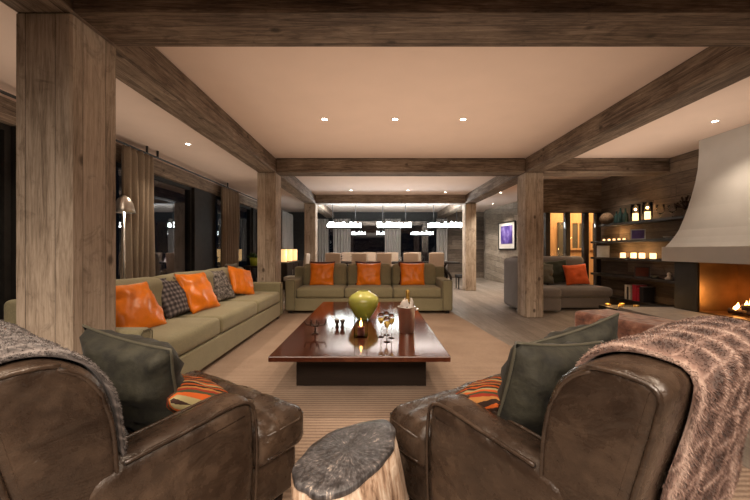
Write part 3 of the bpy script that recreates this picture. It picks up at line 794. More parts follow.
# ------------------------------------------------ leather armchairs
W = .88
def armchair(label, loc, rotz, inner):
    """local: front at y=0 running to the back at y=-.97, x centred, faces +y"""
    t = thing('leather_armchair', label, 'armchair', loc, rotz, 'leather armchairs')
    hw = W/2
    # base + seat
    obj('seat_base', SB(-hw+.03, hw-.03, -.80, -.035, .11, .30, r=.03, wob=.004), 'leather', t, smooth=True)
    def crease(p):
        q = p.copy()
        d = noise.noise(Vector((p.x*9, p.y*16, 3)))*.017+noise.noise(Vector((p.x*22, p.y*30, 7)))*.004
        if p.z > .4: q.z += d
        e = min(1, max(0, -p.y/.05)); return q
    cu = bmesh.new()
    softbox(cu, -hw+.005, hw-.005, -.27, 0, .285, .455, r=.055, crown=(.012, .018, .02), fn=crease, n=14)
    softbox(cu, -hw+.165, hw-.165, -.74, -.20, .29, .452, r=.05, crown=(0, 0, .022), fn=crease, n=14)
    sc = obj('seat_cushion', cu, 'leather', t, smooth=True)
    for z in (.325, .415):
        obj('piping', tube(bmesh.new(), [(-hw+.004, -.22, z), (-hw+.000, -.06, z), (-hw+.03, -.008, z), (-hw+.08, .004, z), (0, .016, z), (hw-.08, .004, z), (hw-.03, -.008, z), (hw, -.06, z), (hw-.004, -.22, z)], .005, 6), 'leather', sc, smooth=True)
    # arms
    ap = smooth_loop([(-.27, .11), (-.255, .35), (-.262, .54), (-.285, .585), (-.34, .60), (-.45, .590), (-.65, .572), (-.80, .565), (-.80, .35), (-.78, .11)], 2)
    for s in (-1, 1):
        x0, x1 = (-hw, -hw+.155) if s < 0 else (hw-.155, hw)
        a = obj('arm', extrude_profile(bmesh.new(), ap, x0, x1, .06, 6), 'leather', t, smooth=True)
        for xx in (x0+.012, x1-.012):
            pp = [(xx, p[0]*1.0+.004*0, p[1]) for p in [(-.275, .13), (-.261, .35), (-.268, .53), (-.295, .574), (-.345, .585), (-.45, .576), (-.69, .556)]]
            obj('piping', tube(bmesh.new(), smooth_path(pp, 2), .0065, 6), 'leather', a, smooth=True)
    # backrest
    raw = [(-.69, .34), (-.695, .55), (-.705, .70), (-.745, .815), (-.825, .872), (-.905, .876), (-.975, .862), (-.965, .79), (-.925, .62), (-.855, .30), (-.82, .12), (-.72, .12)]
    xa, xb = (-hw+.010, hw-.085) if inner < 0 else (-hw+.085, hw-.010)
    bp = smooth_loop(raw, 2)
    bk = obj('backrest', extrude_profile(bmesh.new(), bp, xa, xb, .03, 5), 'leather', t, smooth=True)
    for xx in (xa+.004, xb-.004):
        cy_, cz_ = -.83, .55
        pp = [(xx, p[0]+(.012 if p[0] < cy_ else -.012), p[1]-(.012 if p[1] > cz_ else 0)) for p in smooth_loop(raw, 2)]
        obj('piping', tube(bmesh.new(), pp, .0065, 6, True), 'leather', bk, smooth=True)
    for (x, y) in ((-hw+.09, -.10), (hw-.09, -.10), (-hw+.09, -.80), (hw-.09, -.80)):
        obj('leg', lathe(bmesh.new(), [(0, 0), (.018, 0), (.028, .11), (0, .11)], (x, y, 0), 12), 'darkwood', t, smooth=True)
    return t
TH = math.radians(33)
def chair_frame(corner, side):
    # side +1: right chair (faces left-forward); corner = its inner front corner
    ang = TH*side; u = Vector((-math.sin(ang), math.cos(ang), 0)); r = Vector((math.cos(ang), math.sin(ang), 0))
    return Vector((*corner, RZ))+r*(W/2)*side, ang
RC, RA = chair_frame((.04, 1.48), 1)
LC, LA = chair_frame((-.29, 1.49), -1)
armchair('worn brown leather armchair on the right with patched brown fur throw', RC, RA, -1)
armchair('worn brown leather armchair on the left with grey fur throw', LC, LA, 1)

def throw(name, label, path, x0, x1, mat, loc, rotz, blades, flen, seed, wave=.012, th=.016, sag=0):
    rnd = random.Random(seed); P = [Vector((0, a, b)) for a, b in path]; P = smooth_path(P, 3)
    # arc-length resample
    ds = [0]
    for a, b in zip(P, P[1:]): ds.append(ds[-1]+(b-a).length)
    n = 70; m = 34; Q = []
    for i in range(n+1):
        s = ds[-1]*i/n; k = max(j for j in range(len(ds)) if ds[j] <= s+1e-9); k = min(k, len(P)-2)
        f = (s-ds[k])/max(1e-9, ds[k+1]-ds[k]); Q.append(P[k].lerp(P[k+1], min(1, f)))
    nors = []
    for i in range(n+1):
        d = (Q[min(n, i+1)]-Q[max(0, i-1)]).normalized(); nors.append(Vector((0, -d.z, d.y)))
    # make normals point outward (up at the top)
    top = max(range(n+1), key=lambda i: Q[i].z)
    if nors[top].z < 0: nors = [-q for q in nors]
    bm = bmesh.new(); up, dn = {}, {}
    for i in range(n+1):
        for j in range(m+1):
            u = j/m; ed = noise.noise(Vector((i*.12, seed, 0)))*.025
            x = x0+(x1-x0)*u+ed*(1 if u < .5 else -1)*abs(1-2*u)
            hang = min(1, abs(i-top)/n*1.6)
            wv = wave*(math.sin(u*17+i*.03+seed)+.6*math.sin(u*31+seed*2))*hang + noise.noise(Vector((x*7, i*.15, seed)))*.012
            e = 1-min(1, min(u, 1-u, i/n, 1-i/n)*14); e = e*e
            nn = nors[i]
            sg_ = -sag*max(0, (u-.84)/.16)**2*max(0, nn.z)
            up[i, j] = bm.verts.new(Q[i]+Vector((x, 0, sg_))+nn*(th*(1-e*.8)+.006+max(-.006, wv)+hang*wave*.5))
            dn[i, j] = bm.verts.new(Q[i]+Vector((x, 0, sg_))+nn*(.003+max(-.0, wv*.3)+hang*wave*.3))
    for i in range(n):
        for j in range(m):
            bm.faces.new((up[i, j], up[i+1, j], up[i+1, j+1], up[i, j+1])); bm.faces.new((dn[i, j], dn[i, j+1], dn[i+1, j+1], dn[i+1, j]))
    for i in range(n):
        for j in (0, m): bm.faces.new((up[i, j], up[i+1, j], dn[i+1, j], dn[i, j]))
    for j in range(m):
        for i in (0, n): bm.faces.new((up[i, j], up[i, j+1], dn[i, j+1], dn[i, j]))
    bmesh.ops.recalc_face_normals(bm, faces=bm.faces)
    # fur strands
    for _ in range(blades):
        fi, fj = rnd.random()*n, rnd.random()*m
        if rnd.random() < .10: fj = rnd.choice((rnd.random()*.5, m-rnd.random()*.5))
        i, j = min(n-1, int(fi)), min(m-1, int(fj)); a, b = fi-i, fj-j
        p = up[i, j].co.lerp(up[i+1, j].co, a).lerp(up[i, j+1].co.lerp(up[i+1, j+1].co, a), b)
        nn = (up[i+1, j].co-up[i, j].co).cross(up[i, j+1].co-up[i, j].co).normalized()
        if nn.dot(nors[i]) < 0: nn = -nn
        edge = 0
        if fj < .8: edge = -1
        if fj > m-.8: edge = 1
        dvec = (nn*.55+Vector((edge*.7+rnd.gauss(0, .35), rnd.gauss(0, .35), rnd.gauss(0, .3)-.35))).normalized()
        L = flen*rnd.uniform(.6, 1.25); s = dvec.cross(Vector((rnd.gauss(0, 1), rnd.gauss(0, 1), rnd.gauss(0, 1)))).normalized()*.0011
        mid = p+dvec*L*.5; tip = p+dvec*L+Vector((0, 0, -L*.25))
        v = [bm.verts.new(q) for q in (p-s-nn*.002, p+s-nn*.002, mid+s*.8, mid-s*.8, tip)]
        bm.faces.new((v[0], v[1], v[2], v[3])); bm.faces.new((v[3], v[2], v[4]))
    me = bpy.data.meshes.new(name); bm.to_mesh(me); bm.free()
    for p_ in me.polygons: p_.use_smooth = True
    me.materials.append(M[mat]); o = bpy.data.objects.new(name, me); C.objects.link(o); o.location = loc; o.rotation_euler[2] = rotz
    return tag(o, label, 'throw')
path = [(-.62, .48), (-.685, .50), (-.693, .55), (-.702, .70), (-.743, .817), (-.824, .876), (-.905, .880), (-.979, .865), (-.969, .79), (-.930, .62), (-.862, .30), (-.84, .12)]
throw('fur_throw', 'patched pinkish brown fur throw over the right armchair back', path, -.44+.14, .44+.03, 'fur', RC, RA, 60000, .010, 3, sag=.07)
pathL = [(-.56, .47), (-.67, .50), (-.693, .56), (-.702, .70), (-.743, .817), (-.824, .876), (-.905, .880), (-.979, .865), (-.969, .79), (-.930, .62), (-.90, .45)]
throw('fur_throw', 'grey fur throw over the left armchair back', pathL, -.36, .40, 'greyfur', LC, LA, 40000, .008, 5, wave=.006, th=.010)

def on_chair(base, ang, lx, ly, z):
    r = Vector((math.cos(ang), math.sin(ang), 0)); u = Vector((-math.sin(ang), math.cos(ang), 0))
    return base+r*lx+u*ly+Vector((0, 0, z))
# right chair cushions
pillow('cushion', 'dark velvet cushion with pale piping nearest us in the right armchair', 'darkvelvet', on_chair(RC, RA, -.11, -.54, .63), .42, .38, .20, RA-.20, .24, .10, 11, pipe='velvetpipe', wr=.008)
pillow('cushion', 'dark velvet cushion farther back in the right armchair', 'darkvelvet', on_chair(RC, RA, .15, -.50, .645), .40, .40, .16, RA-.30, .30, -.25, 12, pipe='velvetpipe', wr=.010)
pillow('cushion', 'orange striped woven cushion leaning in the right armchair', 'stripes', on_chair(RC, RA, -.17, -.33, .535), .33, .33, .15, RA+.15, 1.05, 0, 13, wr=.002)
# left chair cushions
pillow('cushion', 'dark velvet cushion with pale piping in the left armchair', 'darkvelvet', on_chair(LC, LA, .04, -.51, .635), .44, .385, .22, LA+.22, .28, .12, 14, pipe='velvetpipe', wr=.008)
pillow('cushion', 'orange striped woven cushion leaning in the left armchair', 'stripes', on_chair(LC, LA, .13, -.34, .535), .33, .33, .15, LA-.1, 1.05, 0, 15, wr=.002)

# tree stump table
t = thing('stump_table', 'tree stump side table with dark cracked top between the leather armchairs', 'side table', (-.09, 1.19, RZ), math.radians(54))
def outline(a, k=1.0):
    r = 1+.05*math.sin(2*a+.8)+.045*math.sin(3*a+2)+.03*math.sin(5*a+1)+.015*math.sin(11*a)
    return .23*r*k*math.cos(a), .138*r*k*math.sin(a)
bm = bmesh.new(); N = 72; rings = []
for (z, k) in ((0, 1.15), (.08, 1.12), (.2, 1.09), (.33, 1.05), (.41, 1.0)):
    ring = []
    for i in range(N):
        a = 2*PI*i/N; x, y = outline(a, k*(1+.035*noise.noise(Vector((math.cos(a)*5, math.sin(a)*5, z*2))))); x += .03*(1-z/.4); y -= .045*(1-z/.4); ring.append(bm.verts.new((x, y, z)))
    rings.append(ring)
for A, Bq in zip(rings, rings[1:]):
    for i in range(N): bm.faces.new((A[i], A[(i+1) % N], Bq[(i+1) % N], Bq[i]))
bm.faces.new(rings[0]); bm.faces.new(rings[-1])
obj('trunk', bm, 'bark', t, smooth=True)
bm = bmesh.new(); rings = []
for (z, k) in ((.411, .985), (.414, .995), (.427, .995), (.433, .975)):
    rings.append([bm.verts.new((*outline(2*PI*i/N, k), z)) for i in range(N)])
for kk in (.8, .6, .4, .2):
    rings.append([bm.verts.new((*outline(2*PI*i/N, kk), .434+.003*noise.noise(Vector((*[q*20 for q in outline(2*PI*i/N, kk)], 0))))) for i in range(N)])
for A, Bq in zip(rings, rings[1:]):
    for i in range(N): bm.faces.new((A[i], A[(i+1) % N], Bq[(i+1) % N], Bq[i]))
bm.faces.new(rings[0]); bm.faces.new(rings[-1])
obj('tabletop', bm, 'stumptop', t, smooth=True)

# ------------------------------------------------ fireplace
t = thing('fireplace', 'open fireplace with pale flared plaster hood and bronze firebox', 'fireplace', (4.7, 3.7, 0))
def L_(x, y, z): return (x-4.7, y-3.7, z)
def Bw(x0, x1, y0, y1, z0, z1, **k): return B(x0-4.7, x1-4.7, y0-3.7, y1-3.7, z0, z1, **k)
obj('hearth_slab', Bw(3.62, 4.995, 2.2, 5.08, .24, .30, bev=.006), 'stone', t)
obj('hearth_plinth', Bw(3.72, 4.99, 2.3, 5.65, 0, .24), 'charcoal', t)
obj('pillar', Bw(4.40, 4.99, 4.65, 5.0, .301, .985, bev=.004), 'charcoal', t)
obj('pillar', Bw(4.40, 4.99, 2.5, 2.85, .301, .985, bev=.004), 'charcoal', t)
bm = bmesh.new()
box(bm, 4.94-4.7, 4.99-4.7, 2.86-3.7, 4.64-3.7, .32, .985); box(bm, 4.42-4.7, 4.94-4.7, 4.63-3.7, 4.648-3.7, .32, .985); box(bm, 4.42-4.7, 4.94-4.7, 2.852-3.7, 2.87-3.7, .32, .985); box(bm, 4.42-4.7, 4.94-4.7, 2.87-3.7, 4.63-3.7, .302, .32)
obj('firebox', bm, 'bronze', t)
# hood
ft = [(.985, 0, 1), (1.195, 0, 1), (1.197, .10, 0), (1.25, .20, 0), (1.33, .33, 0), (1.44, .47, 0), (1.6, .60, 0), (1.75, .71, 0), (1.91, .80, 0), (2.1, .90, 0), (2.3, .97, 0), (2.5, 1, 0), (CZ-.002, 1, 0)]
bm = bmesh.new(); rings = []
for (z, f, lip) in ft:
    x0 = 4.30+.32*f; y1 = 5.10-.25*f; y0 = 2.4+.25*f
    rings.append([bm.verts.new(L_(*p)) for p in ((x0, y0, z), (x0, y1, z), (4.995, y1, z), (4.995, y0, z))])
for A, Bq in zip(rings, rings[1:]):
    for i in range(4): bm.faces.new((A[i], A[(i+1) % 4], Bq[(i+1) % 4], Bq[i]))
bm.faces.new(rings[0]); bm.faces.new(rings[-1])
obj('hood', bm, 'hood', t)
# fire
fr = thing('log_fire', 'small burning log fire inside the bronze fireplace', 'fire', (4.66, 4.30, .321))
for i, (x0, y0, x1, y1, z) in enumerate([(-.1, -.3, .06, .16, .04), (.1, -.3, -.06, .12, .045), (-.08, -.05, .1, -.2, .11)]):
    obj('log', tube(bmesh.new(), [(x0, y0, z), ((x0+x1)/2, (y0+y1)/2, z+.01), (x1, y1, z)], .035, 10), 'log', fr, smooth=True)
for i, (x, y, h) in enumerate([(0, -.08, .17), (.03, 0, .13), (-.04, .04, .10), (.0, -.17, .14)]):
    b = lathe(bmesh.new(), [(0, .06), (.022, .08), (.028, .10), (.016, .06+h*.6), (0, .06+h)], (x, y, 0), 10)
    for v in b.verts: v.co.x += .02*math.sin(v.co.z*40+i)
    obj('flame', b, 'flame', fr, smooth=True)
l = bpy.data.lights.new('fire_glow', 'POINT'); l.energy = 4.5; l.color = (1, .5, .18); l.shadow_soft_size = .07
o = bpy.data.objects.new('fire_glow', l); C.objects.link(o); o.parent = fr; o.location = (-.06, .0, .27)
# ember candles on hearth end
CG = None
def point(parent, loc, e, col=(1, .55, .2), r=.02):
    l = bpy.data.lights.new('candle_glow', 'POINT'); l.energy = e; l.color = col; l.shadow_soft_size = r
    o = bpy.data.objects.new('candle_glow', l); C.objects.link(o); o.parent = parent; o.location = loc
for i, (x, y) in enumerate([(3.80, 5.55), (3.92, 5.42), (4.05, 5.58), (4.15, 5.40)]):
    lab = ['tealight at the outer corner of the hearth', 'second tealight from the left on the hearth end', 'third tealight from the left on the hearth end', 'tealight nearest the books on the hearth end'][i]
    tt = thing('tealight', lab, 'candle', (x, y, .241), 0, 'tealights on the hearth')
    obj('holder', lathe(bmesh.new(), [(0, 0), (.035, 0), (.04, .035), (.036, .035), (.032, .006), (0, .006)], seg=16), 'gold', tt, smooth=True)
    obj('candle', cyl(bmesh.new(), 0, 0, .007, .028, .028), 'candleglow', tt)
    if i % 2 == 0: point(tt, (0, 0, .09), 1.6)

# ------------------------------------------------ wall shelves
SX0 = 4.72
zs = [1.68, 1.34, 1.0, .66, .22]
slab = ['top black wall shelf holding the glass vases', 'second black wall shelf from the top with tealights and a picture', 'third black wall shelf holding four glowing candles', 'fourth black wall shelf with the white figurine', 'lowest dark shelf holding the books']
for z, lab, yend in zip(zs, slab, (7.18, 7.45, 7.45, 7.45, 7.3)):
    tag(obj('wall_shelf', B(SX0, 4.997, 5.14, yend, z-.045, z, bev=.003), 'shelf', origin=(4.86, 6.2, z-.045)), lab, 'shelf')
def sy(px, X=4.86): return X*F/(px-375)
# top shelf
b = lathe(bmesh.new(), [(0, 0)]+[(.125*math.sin(PI*k/16), .125-.125*math.cos(PI*k/16)) for k in range(1, 16)]+[(0, .25)], seg=24)
for v in b.verts: v.co += v.co.normalized()*.006*noise.noise(v.co*40)
o = obj('woven_ball', b, 'wicker', smooth=True); o.location = (4.85, sy(607), 1.68); tag(o, 'brown woven ball at the far end of the top shelf', 'ornament')
for px, h, lab in ((617, .24, 'shortest teal glass bottle on the top shelf, nearest the ball'), (621, .30, 'teal glass bottle in the middle of the top shelf trio'), (626, .27, 'teal glass bottle on the top shelf beside the candle vases')):
    o = obj('glass_bottle', lathe(bmesh.new(), [(0, 0), (.045, 0), (.048, .02), (.045, h*.6), (.018, h*.75), (.015, h), (.022, h+.005), (0, h+.005)], seg=18), 'tealglass', smooth=True)
    o.location = (4.85, sy(px), 1.68); tag(o, lab, 'bottle', 'teal bottles on the top shelf')
for px, lab in ((636, 'tall glass hurricane vase with lit candle, left of the two'), (648, 'tall glass hurricane vase with lit candle, right of the two')):
    tt = thing('hurricane_vase', lab, 'candle holder', (4.85, sy(px), 1.68), 0, 'hurricane vases')
    obj('glass', lathe(bmesh.new(), [(0, 0), (.07, 0), (.075, .01), (.075, .32), (.071, .32), (.071, .012), (0, .01)], seg=20), 'glass', tt, smooth=True)
    obj('candle', cyl(bmesh.new(), 0, 0, .011, .13, .045), 'candleglow', tt); point(tt, (0, 0, .2), 1.5)
for px, h, lab in ((661, .24, 'clear stemmed glass vase left of the dark dried flowers'), (673, .20, 'small clear glass vase beside the dark dried flowers')):
    o = obj('glass_vase', lathe(bmesh.new(), [(0, 0), (.045, 0), (.045, .006), (.008, .015), (.008, .06), (.05, .11), (.06, h), (.056, h), (.046, .115), (0, .075)], seg=18), 'glass', smooth=True)
    o.location = (4.85, sy(px), 1.68); tag(o, lab, 'vase', 'clear vases on the top shelf')
tt = thing('dried_arrangement', 'dark dried flower arrangement at the hood end of the top shelf', 'plant', (4.85, sy(686), 1.68))
obj('vase', lathe(bmesh.new(), [(0, 0), (.04, 0), (.05, .05), (.03, .12), (.035, .14), (0, .14)], seg=16), 'glass', tt, smooth=True)
bm = bmesh.new(); rr = random.Random(4)
for _ in range(46):
    a, e = rr.uniform(0, 2*PI), rr.uniform(.2, 1.3); L = rr.uniform(.14, .24)
    tip = Vector((math.cos(a)*math.cos(e)*.6, math.sin(a)*math.cos(e)*.8, math.sin(e)))*L+Vector((0, 0, .1))
    tube(bm, [(0, 0, .1), tip*.6+Vector((0, 0, .05)), tip], [.002, .003, .014], 5)
obj('foliage', bm, 'twig', tt)
# second shelf
for i, px in enumerate((604, 609, 614, 619, 624)):
    tt = thing('tealight', 'lit tealight', 'candle', (4.80, sy(px, 4.80), 1.34), 0, 'tealights on the second shelf')
    tt['label'] = '%s of the five lit tealights on the second shelf' % ['leftmost', 'second from left', 'middle', 'second from right', 'rightmost'][i]
    obj('holder', lathe(bmesh.new(), [(0, 0), (.03, 0), (.034, .03), (.03, .03), (.028, .005), (0, .005)], seg=14), 'glass', tt, smooth=True)
    obj('candle', cyl(bmesh.new(), 0, 0, .006, .035, .024), 'candleglow', tt)
    if i == 2: point(tt, (0, 0, .1), 2.5)
def leaner(name, label, px, z, w_, h_, fr, inner, cat='picture'):
    tt = thing(name, label, cat, (4.83, sy(px, 4.83), z), PI/2+.35)
    tl = .22
    def lean(p): return Vector((p.x, p.y+p.z*-tl*-1, p.z))
    b = bmesh.new(); f = .018
    for q in ((-w_/2, w_/2, 0, f), (-w_/2, w_/2, h_-f, h_), (-w_/2, -w_/2+f, f, h_-f), (w_/2-f, w_/2, f, h_-f)): box(b, q[0], q[1], -.01, .01, q[2], q[3])
    for v in b.verts: v.co.y += -v.co.z*tl
    obj('frame', b, fr, tt)
    b = B(-w_/2+f, w_/2-f, -.004, .006, f, h_-f)
    for v in b.verts: v.co.y += -v.co.z*tl
    obj('print', b, inner, tt); tt.rotation_euler[2] = -PI/2-.35+PI
    tt.rotation_euler[2] = -PI/2-.45
    return tt
def leaner(name, label, px, z, w_, h_, fr, inner, cat='picture', X=4.80):
    # front faces -x (into the room) turned towards the camera
    tt = thing(name, label, cat, (X, sy(px, X), z), math.radians(-40)); f = .018; tl = .2
    b = bmesh.new()
    for q in ((-w_/2, w_/2, 0, f), (-w_/2, w_/2, h_-f, h_), (-w_/2, -w_/2+f, f, h_-f), (w_/2-f, w_/2, f, h_-f)): box(b, q[0], q[1], -.012, .01, q[2], q[3])
    b2 = B(-w_/2+f, w_/2-f, -.004, .009, f, h_-f)
    for bb in (b, b2):
        for v in bb.verts: v.co.y += v.co.z*tl
    obj('frame', b, fr, tt); obj('print', b2, inner, tt); return tt
leaner('picture_frame', 'small framed photo leaning on the second shelf beside the tealights', 638, 1.34, .22, .19, 'silver', 'art')
o = obj('ceramic_dish', lathe(bmesh.new(), [(0, 0), (.03, 0), (.07, .03), (.066, .032), (.028, .006), (0, .006)], seg=20), 'ceramic', smooth=True); o.location = (4.83, sy(668, 4.83), 1.34); tag(o, 'shallow pale dish on the second shelf near the hood', 'dish')
# third shelf
leaner('picture_frame', 'silver blue picture at the far left end of the third shelf', 603, 1.0, .22, .24, 'silver', 'silver')
for i, px in enumerate((623, 633.5, 642, 653)):
    tt = thing('candle_cube', '%s glowing square candle holder on the third shelf' % ['leftmost', 'second from left', 'second from right', 'rightmost'][i], 'candle', (4.82, sy(px, 4.82), 1.0), 0, 'four square candles on the third shelf')
    b = B(-.034, .034, -.034, .034, 0, .095, bev=.006)
    obj('holder', b, 'candleglow', tt); obj('wick', cyl(bmesh.new(), 0, 0, .096, .108, .002, 6), 'black', tt)
    if i in (0, 2): point(tt, (.0, .1, .17), 2.2)
# fourth shelf
leaner('picture_frame', 'dark reddish framed picture leaning on the fourth shelf', 642, .66, .22, .19, 'black', 'maroon')
o = obj('ceramic_bowl', lathe(bmesh.new(), [(0, 0), (.03, 0), (.055, .05), (.051, .05), (.027, .006), (0, .006)], seg=20), 'greycush', smooth=True); o.location = (4.82, sy(655, 4.82), .66); tag(o, 'small grey bowl on the fourth shelf', 'bowl')
o = obj('figurine', lathe(bmesh.new(), [(0, 0), (.05, 0), (.055, .03), (.03, .05), (.022, .07), (.03, .09), (.024, .115), (0, .125)], seg=20), 'ceramic', smooth=True); o.location = (4.82, sy(669, 4.82), .66); tag(o, 'white figurine on the fourth shelf beside the fireplace', 'figurine')
# books
bl = [('white_book', .05, .27, 'slim cream book at the left end of the row of books'), ('dark_book', .03, .24, 'slim black book second in the row of books'), ('white_book', .035, .26, 'cream book left of the red book'), ('grey_book', .03, .25, 'grey book against the red book'), ('red_book', .10, .29, 'thick crimson book on the lowest shelf'), ('red_book', .05, .24, 'thinner crimson book right of the thick one'), ('dark_book', .09, .27, 'thick black book at the right end of the books')]
yy = sy(626.5, 4.80)
for mm, th, hh, lab in bl:
    tt = thing('book', lab, 'book', (4.86, yy-th/2, .22), 0, 'books on the lowest shelf')
    obj('cover', B(-.10, .10, -th/2+.001, th/2-.001, 0, hh, bev=.003), mm, tt)
    obj('pages', B(-.094, .102, -th/2+.004, th/2-.004, .004, hh+.001), 'napkin', tt)
    yy -= th+.012

# ------------------------------------------------ ottoman
t = thing('ottoman', 'long tufted rust velvet ottoman in front of the hearth', 'ottoman', (0, 0, 0))
ax = Vector((.30, -.954, 0)); pr = Vector((.954, .30, 0)); oc = Vector((2.5, 4.3, 0))+ax*.80+pr*.29
t.location = oc; t.rotation_euler[2] = math.atan2(ax.y, ax.x)
def tuft(p):
    if p.z > .3:
        a = math.cos(p.x*2*PI/.2)*math.cos(p.y*2*PI/.2); p = p.copy(); p.z -= .018*max(0, a)**2
    else:
        a = math.cos(p.x*2*PI/.2)*math.cos(p.z*2*PI/.2); s = 1-.04*max(0, a); p = Vector((p.x, p.y*s, p.z))
    return p
obj('cushion', SB(-.8, .8, -.29, .29, .08, .385, r=.05, crown=(.01, .01, .012), wob=.006, fn=tuft, n=26), 'ottoman', t, smooth=True)
for (x, y) in ((-.72, -.22), (.72, -.22), (-.72, .22), (.72, .22)): obj('foot', cyl(bmesh.new(), x, y, 0, .085, .022, 12), 'black', t)

# ------------------------------------------------ grey corner sofa
t = thing('corner_sofa', 'grey brown upholstered corner sofa behind the warm brown column', 'sofa', (3.4, 6.2, 0))
def S_(x0, x1, y0, y1, z0, z1, **k): return SB(x0-3.4, x1-3.4, y0-6.2, y1-6.2, z0, z1, **k)
obj('side_back', S_(2.62, 2.84, 6.16, 6.98, .03, 1.0, r=.09, wob=.008), 'greyfab', t, smooth=True)
obj('back', S_(2.86, 4.38, 7.08, 7.38, .03, 1.02, r=.09, wob=.008), 'greyfab', t, smooth=True)
obj('base', S_(2.80, 3.40, 6.18, 7.1, .03, .27, r=.04), 'greyfab', t, smooth=True)
obj('seat_cushion', S_(2.80, 3.40, 6.16, 7.12, .27, .45, r=.06, crown=(0, .01, .02), wob=.006), 'greyfab', t, smooth=True)
obj('base', S_(3.41, 4.52, 6.52, 7.2, .03, .25, r=.04), 'greyfab', t, smooth=True)
obj('seat_cushion', S_(3.41, 4.55, 6.46, 7.15, .25, .43, r=.07, crown=(0, .01, .02), wob=.006), 'greyfab', t, smooth=True)
pillow('cushion', 'grey green cushion beside the column on the corner sofa', 'greycush', (3.42, 6.92, .68), .46, .44, .15, .1, -.25, .1, 20)
pillow('cushion', 'dark green cushion in the middle of the corner sofa', 'greencush', (3.72, 6.97, .70), .50, .48, .15, -.05, -.2, -.12, 21)
pillow('cushion', 'rust orange cushion on the grey corner sofa', 'rust', (4.02, 6.80, .66), .46, .42, .15, -.1, -.3, -.08, 22)

# ------------------------------------------------ framed picture on hall wall
px_, py_ = 4.56-.012, 11.0
d = Vector((4.30-4.75, 13.2-9.4, 0)).normalized()
mid = Vector((4.75, 9.4, 0))+d*2.15
t = thing('framed_picture', 'black framed purple picture with white mat on the hall wall', 'picture', (mid.x-.03, mid.y, 1.16), math.atan2(d.y, d.x))
w2, hh = .56, .95
bm = bmesh.new()
for q in ((-w2, w2, 0, .04), (-w2, w2, hh-.04, hh), (-w2, -w2+.04, .04, hh-.04), (w2-.04, w2, .04, hh-.04)): box(bm, q[0], q[1], -.02, .02, q[2], q[3])
obj('frame', bm, 'black', t); obj('mat', B(-w2+.04, w2-.04, -.012, .008, .04, hh-.04), 'ceramic', t); obj('print', B(-w2+.17, w2-.17, -.005, .012, .20, hh-.14), 'art', t)

# ------------------------------------------------ dining area
t = thing('dining_table', 'long dark dining table under the chandeliers', 'dining table', (.65, 11.3, 0))
obj('tabletop', B(-2.05, 2.05, -.5, .5, .71, .76, bev=.006), 'darkwood', t)
for s in (-1, 1):
    for q in (-.32, .32):
        obj('leg', tube(bmesh.new(), smooth_path([(s*1.65, q, .71), (s*1.55, q*.8, .55), (s*1.85, q*.9, .3), (s*1.72, q, .02)], 2), .04, 8), 'darkwood', t, smooth=True)
def dchair(label, loc, rz, mat, h=1.06, group='dining chairs'):
    t = thing('dining_chair', label, 'chair', loc, rz, group)
    obj('seat', SB(-.23, .23, -.22, .24, .38, .49, r=.035, crown=(0, 0, .01)), mat, t, smooth=True)
    obj('backrest', SB(-.225, .225, -.27, -.20, .42, h, r=.03, crown=(0, .006, .01), fn=lambda p: Vector((p.x*(1+.05*(p.z-.42)), p.y-(p.z-.42)*.12, p.z))), mat, t, smooth=True)
    for (x, y) in ((-.19, .20), (.19, .20), (-.19, -.2), (.19, -.2)):
        obj('leg', lathe(bmesh.new(), [(0, 0), (.014, 0), (.022, .385), (0, .385)], (x, y, 0), 8), 'darkwood', t)
    return t
names = ['leftmost', 'second from left', 'middle', 'second from right', 'rightmost']
dc = None
for i, x in enumerate((-1.27, -.48, .27, 1.09, 1.86)):
    lab = 'beige dining chair with its back to us, %s of the near row' % names[i]
    if dc is None: dc = dchair(lab, (x, 10.58, 0), 0, 'beigefab')
    else: dup(dc, (x, 10.58, 0), 0, lab)
for i, x in enumerate((-1.0, -.2, .62, 1.45, 2.25)):
    dup(dc, (x, 12.05, 0), PI, 'beige dining chair facing us, %s of the far row' % names[i])
dchair('white high-backed chair seen side-on between the two left columns', (-2.02, 8.6, 0), PI/2, 'whitefab', 1.06, 'white chair')
# glasses on dining table
g = None
for i, x in enumerate((-1.1, -.75, -.35, .1, .5, .85, 1.25, 1.6, 2.0)):
    for q, yy in (('near', 11.0), ('far', 11.58)):
        lab = 'stemmed wine glass on the %s side of the dining table, %s from the left' % (q, ['first', 'second', 'third', 'fourth', 'fifth', 'sixth', 'seventh', 'eighth', 'ninth'][i])
        if g is None:
            g = obj('wine_glass', lathe(bmesh.new(), [(0, 0), (.035, 0), (.035, .003), (.005, .01), (.005, .09), (.03, .11), (.038, .15), (.032, .2), (.03, .2), (.036, .15), (.028, .115), (0, .1)], seg=12), 'glass', smooth=True); o = g
        else: o = g.copy(); C.objects.link(o)
        o.location = (x, yy, .76); tag(o, lab, 'glass', 'wine glasses on the dining table')
for i, x in enumerate((-1.25, -.5, .3, 1.05, 1.85)):
    o = obj('napkin', lathe(bmesh.new(), [(0, 0), (.07, 0), (.05, .06), (0, .15)], seg=6), 'napkin'); o.location = (x, 11.15, .76); tag(o, 'folded white napkin at the %s place setting' % names[i], 'napkin', 'napkins on the dining table')
# stool by the table end
t = thing('side_stool', 'small dark upholstered stool at the right end of the dining table', 'stool', (2.62, 10.15, 0))
obj('seat', SB(-.2, .2, -.2, .2, .32, .42, r=.04), 'charcoal', t, smooth=True)
for (x, y) in ((-.16, -.16), (.16, -.16), (-.16, .16), (.16, .16)): obj('leg', cyl(bmesh.new(), x, y, 0, .33, .016, 8), 'black', t)

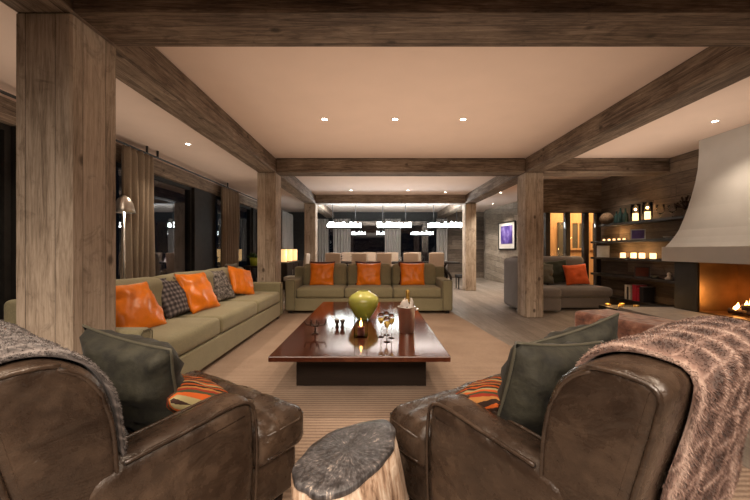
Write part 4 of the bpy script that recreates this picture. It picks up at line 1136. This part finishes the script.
# sideboard with lanterns on left
t = thing('sideboard', 'low dark sideboard against the far left windows', 'sideboard', (-2.80, 10.9, 0))
obj('body', B(-.25, .25, -1.1, 1.1, .06, .74, bev=.006), 'darkwood', t); obj('plinth', B(-.22, .22, -1.05, 1.05, 0, .06), 'black', t); obj('worktop', B(-.27, .27, -1.12, 1.12, .74, .78, bev=.005), 'darkwood', t)
for y in (-.74, 0, .74): 
    dd = obj('door', B(.251, .268, y-.35, y+.35, .09, .72, bev=.003), 'darkwood', t); obj('handle', tube(bmesh.new(), [(.285, y+.25, .4), (.285, y+.25, .55)], .008, 6), 'chrome', dd)
for i, (y, lab) in enumerate(((10.15, 'nearest glowing amber lantern on the sideboard'), (10.8, 'middle glowing amber lantern on the sideboard'), (11.5, 'farthest glowing amber lantern on the sideboard'))):
    tt = thing('lantern', lab, 'lantern', (-2.74, y, .78), 0, 'amber lanterns on the sideboard')
    obj('shade', lathe(bmesh.new(), [(0, .01), (.10, .01), (.11, .05), (.11, .37), (.10, .40), (0, .40)], seg=20), 'lanternglow', tt, smooth=True)
    bm = bmesh.new()
    for z in (.005, .40): lathe(bm, [(0, z-.005), (.115, z-.005), (.115, z+.012), (0, z+.012)], seg=20)
    obj('frame', bm, 'black', tt); 
    if i == 0: point(tt, (.22, 0, .25), 4)
# window-side table with lime vase and dark lamp
t = thing('window_table', 'small dark table by the left window with lime vase', 'side table', (-3.15, 8.95, 0))
obj('tabletop', B(-.22, .22, -.3, .3, .70, .74, bev=.005), 'darkwood', t)
for (x, y) in ((-.18, -.26), (.18, -.26), (-.18, .26), (.18, .26)): obj('leg', B(x-.02, x+.02, y-.02, y+.02, 0, .70), 'darkwood', t)
t = thing('potted_plant', 'leafy plant in a lime yellow pot by the left window', 'plant', (-3.15, 8.85, .74))
obj('pot', lathe(bmesh.new(), [(0, 0), (.08, 0), (.10, .10), (.11, .22), (.10, .22), (.09, .2), (0, .2)], seg=20), 'lime', t, smooth=True)
bm = bmesh.new(); rr = random.Random(9)
for _ in range(40):
    a, e = rr.uniform(0, 2*PI), rr.uniform(.3, 1.4); L = rr.uniform(.15, .28)
    dv = Vector((math.cos(a)*math.cos(e), math.sin(a)*math.cos(e), math.sin(e))); s = dv.cross(Vector((0, 0, 1))).normalized()*.025
    p0 = Vector((0, 0, .19)); m_ = p0+dv*L*.55; tp = p0+dv*L-Vector((0, 0, .04))
    v = [bm.verts.new(q) for q in (p0, m_+s, tp, m_-s)]; bm.faces.new(v)
obj('foliage', bm, 'leaf', t)
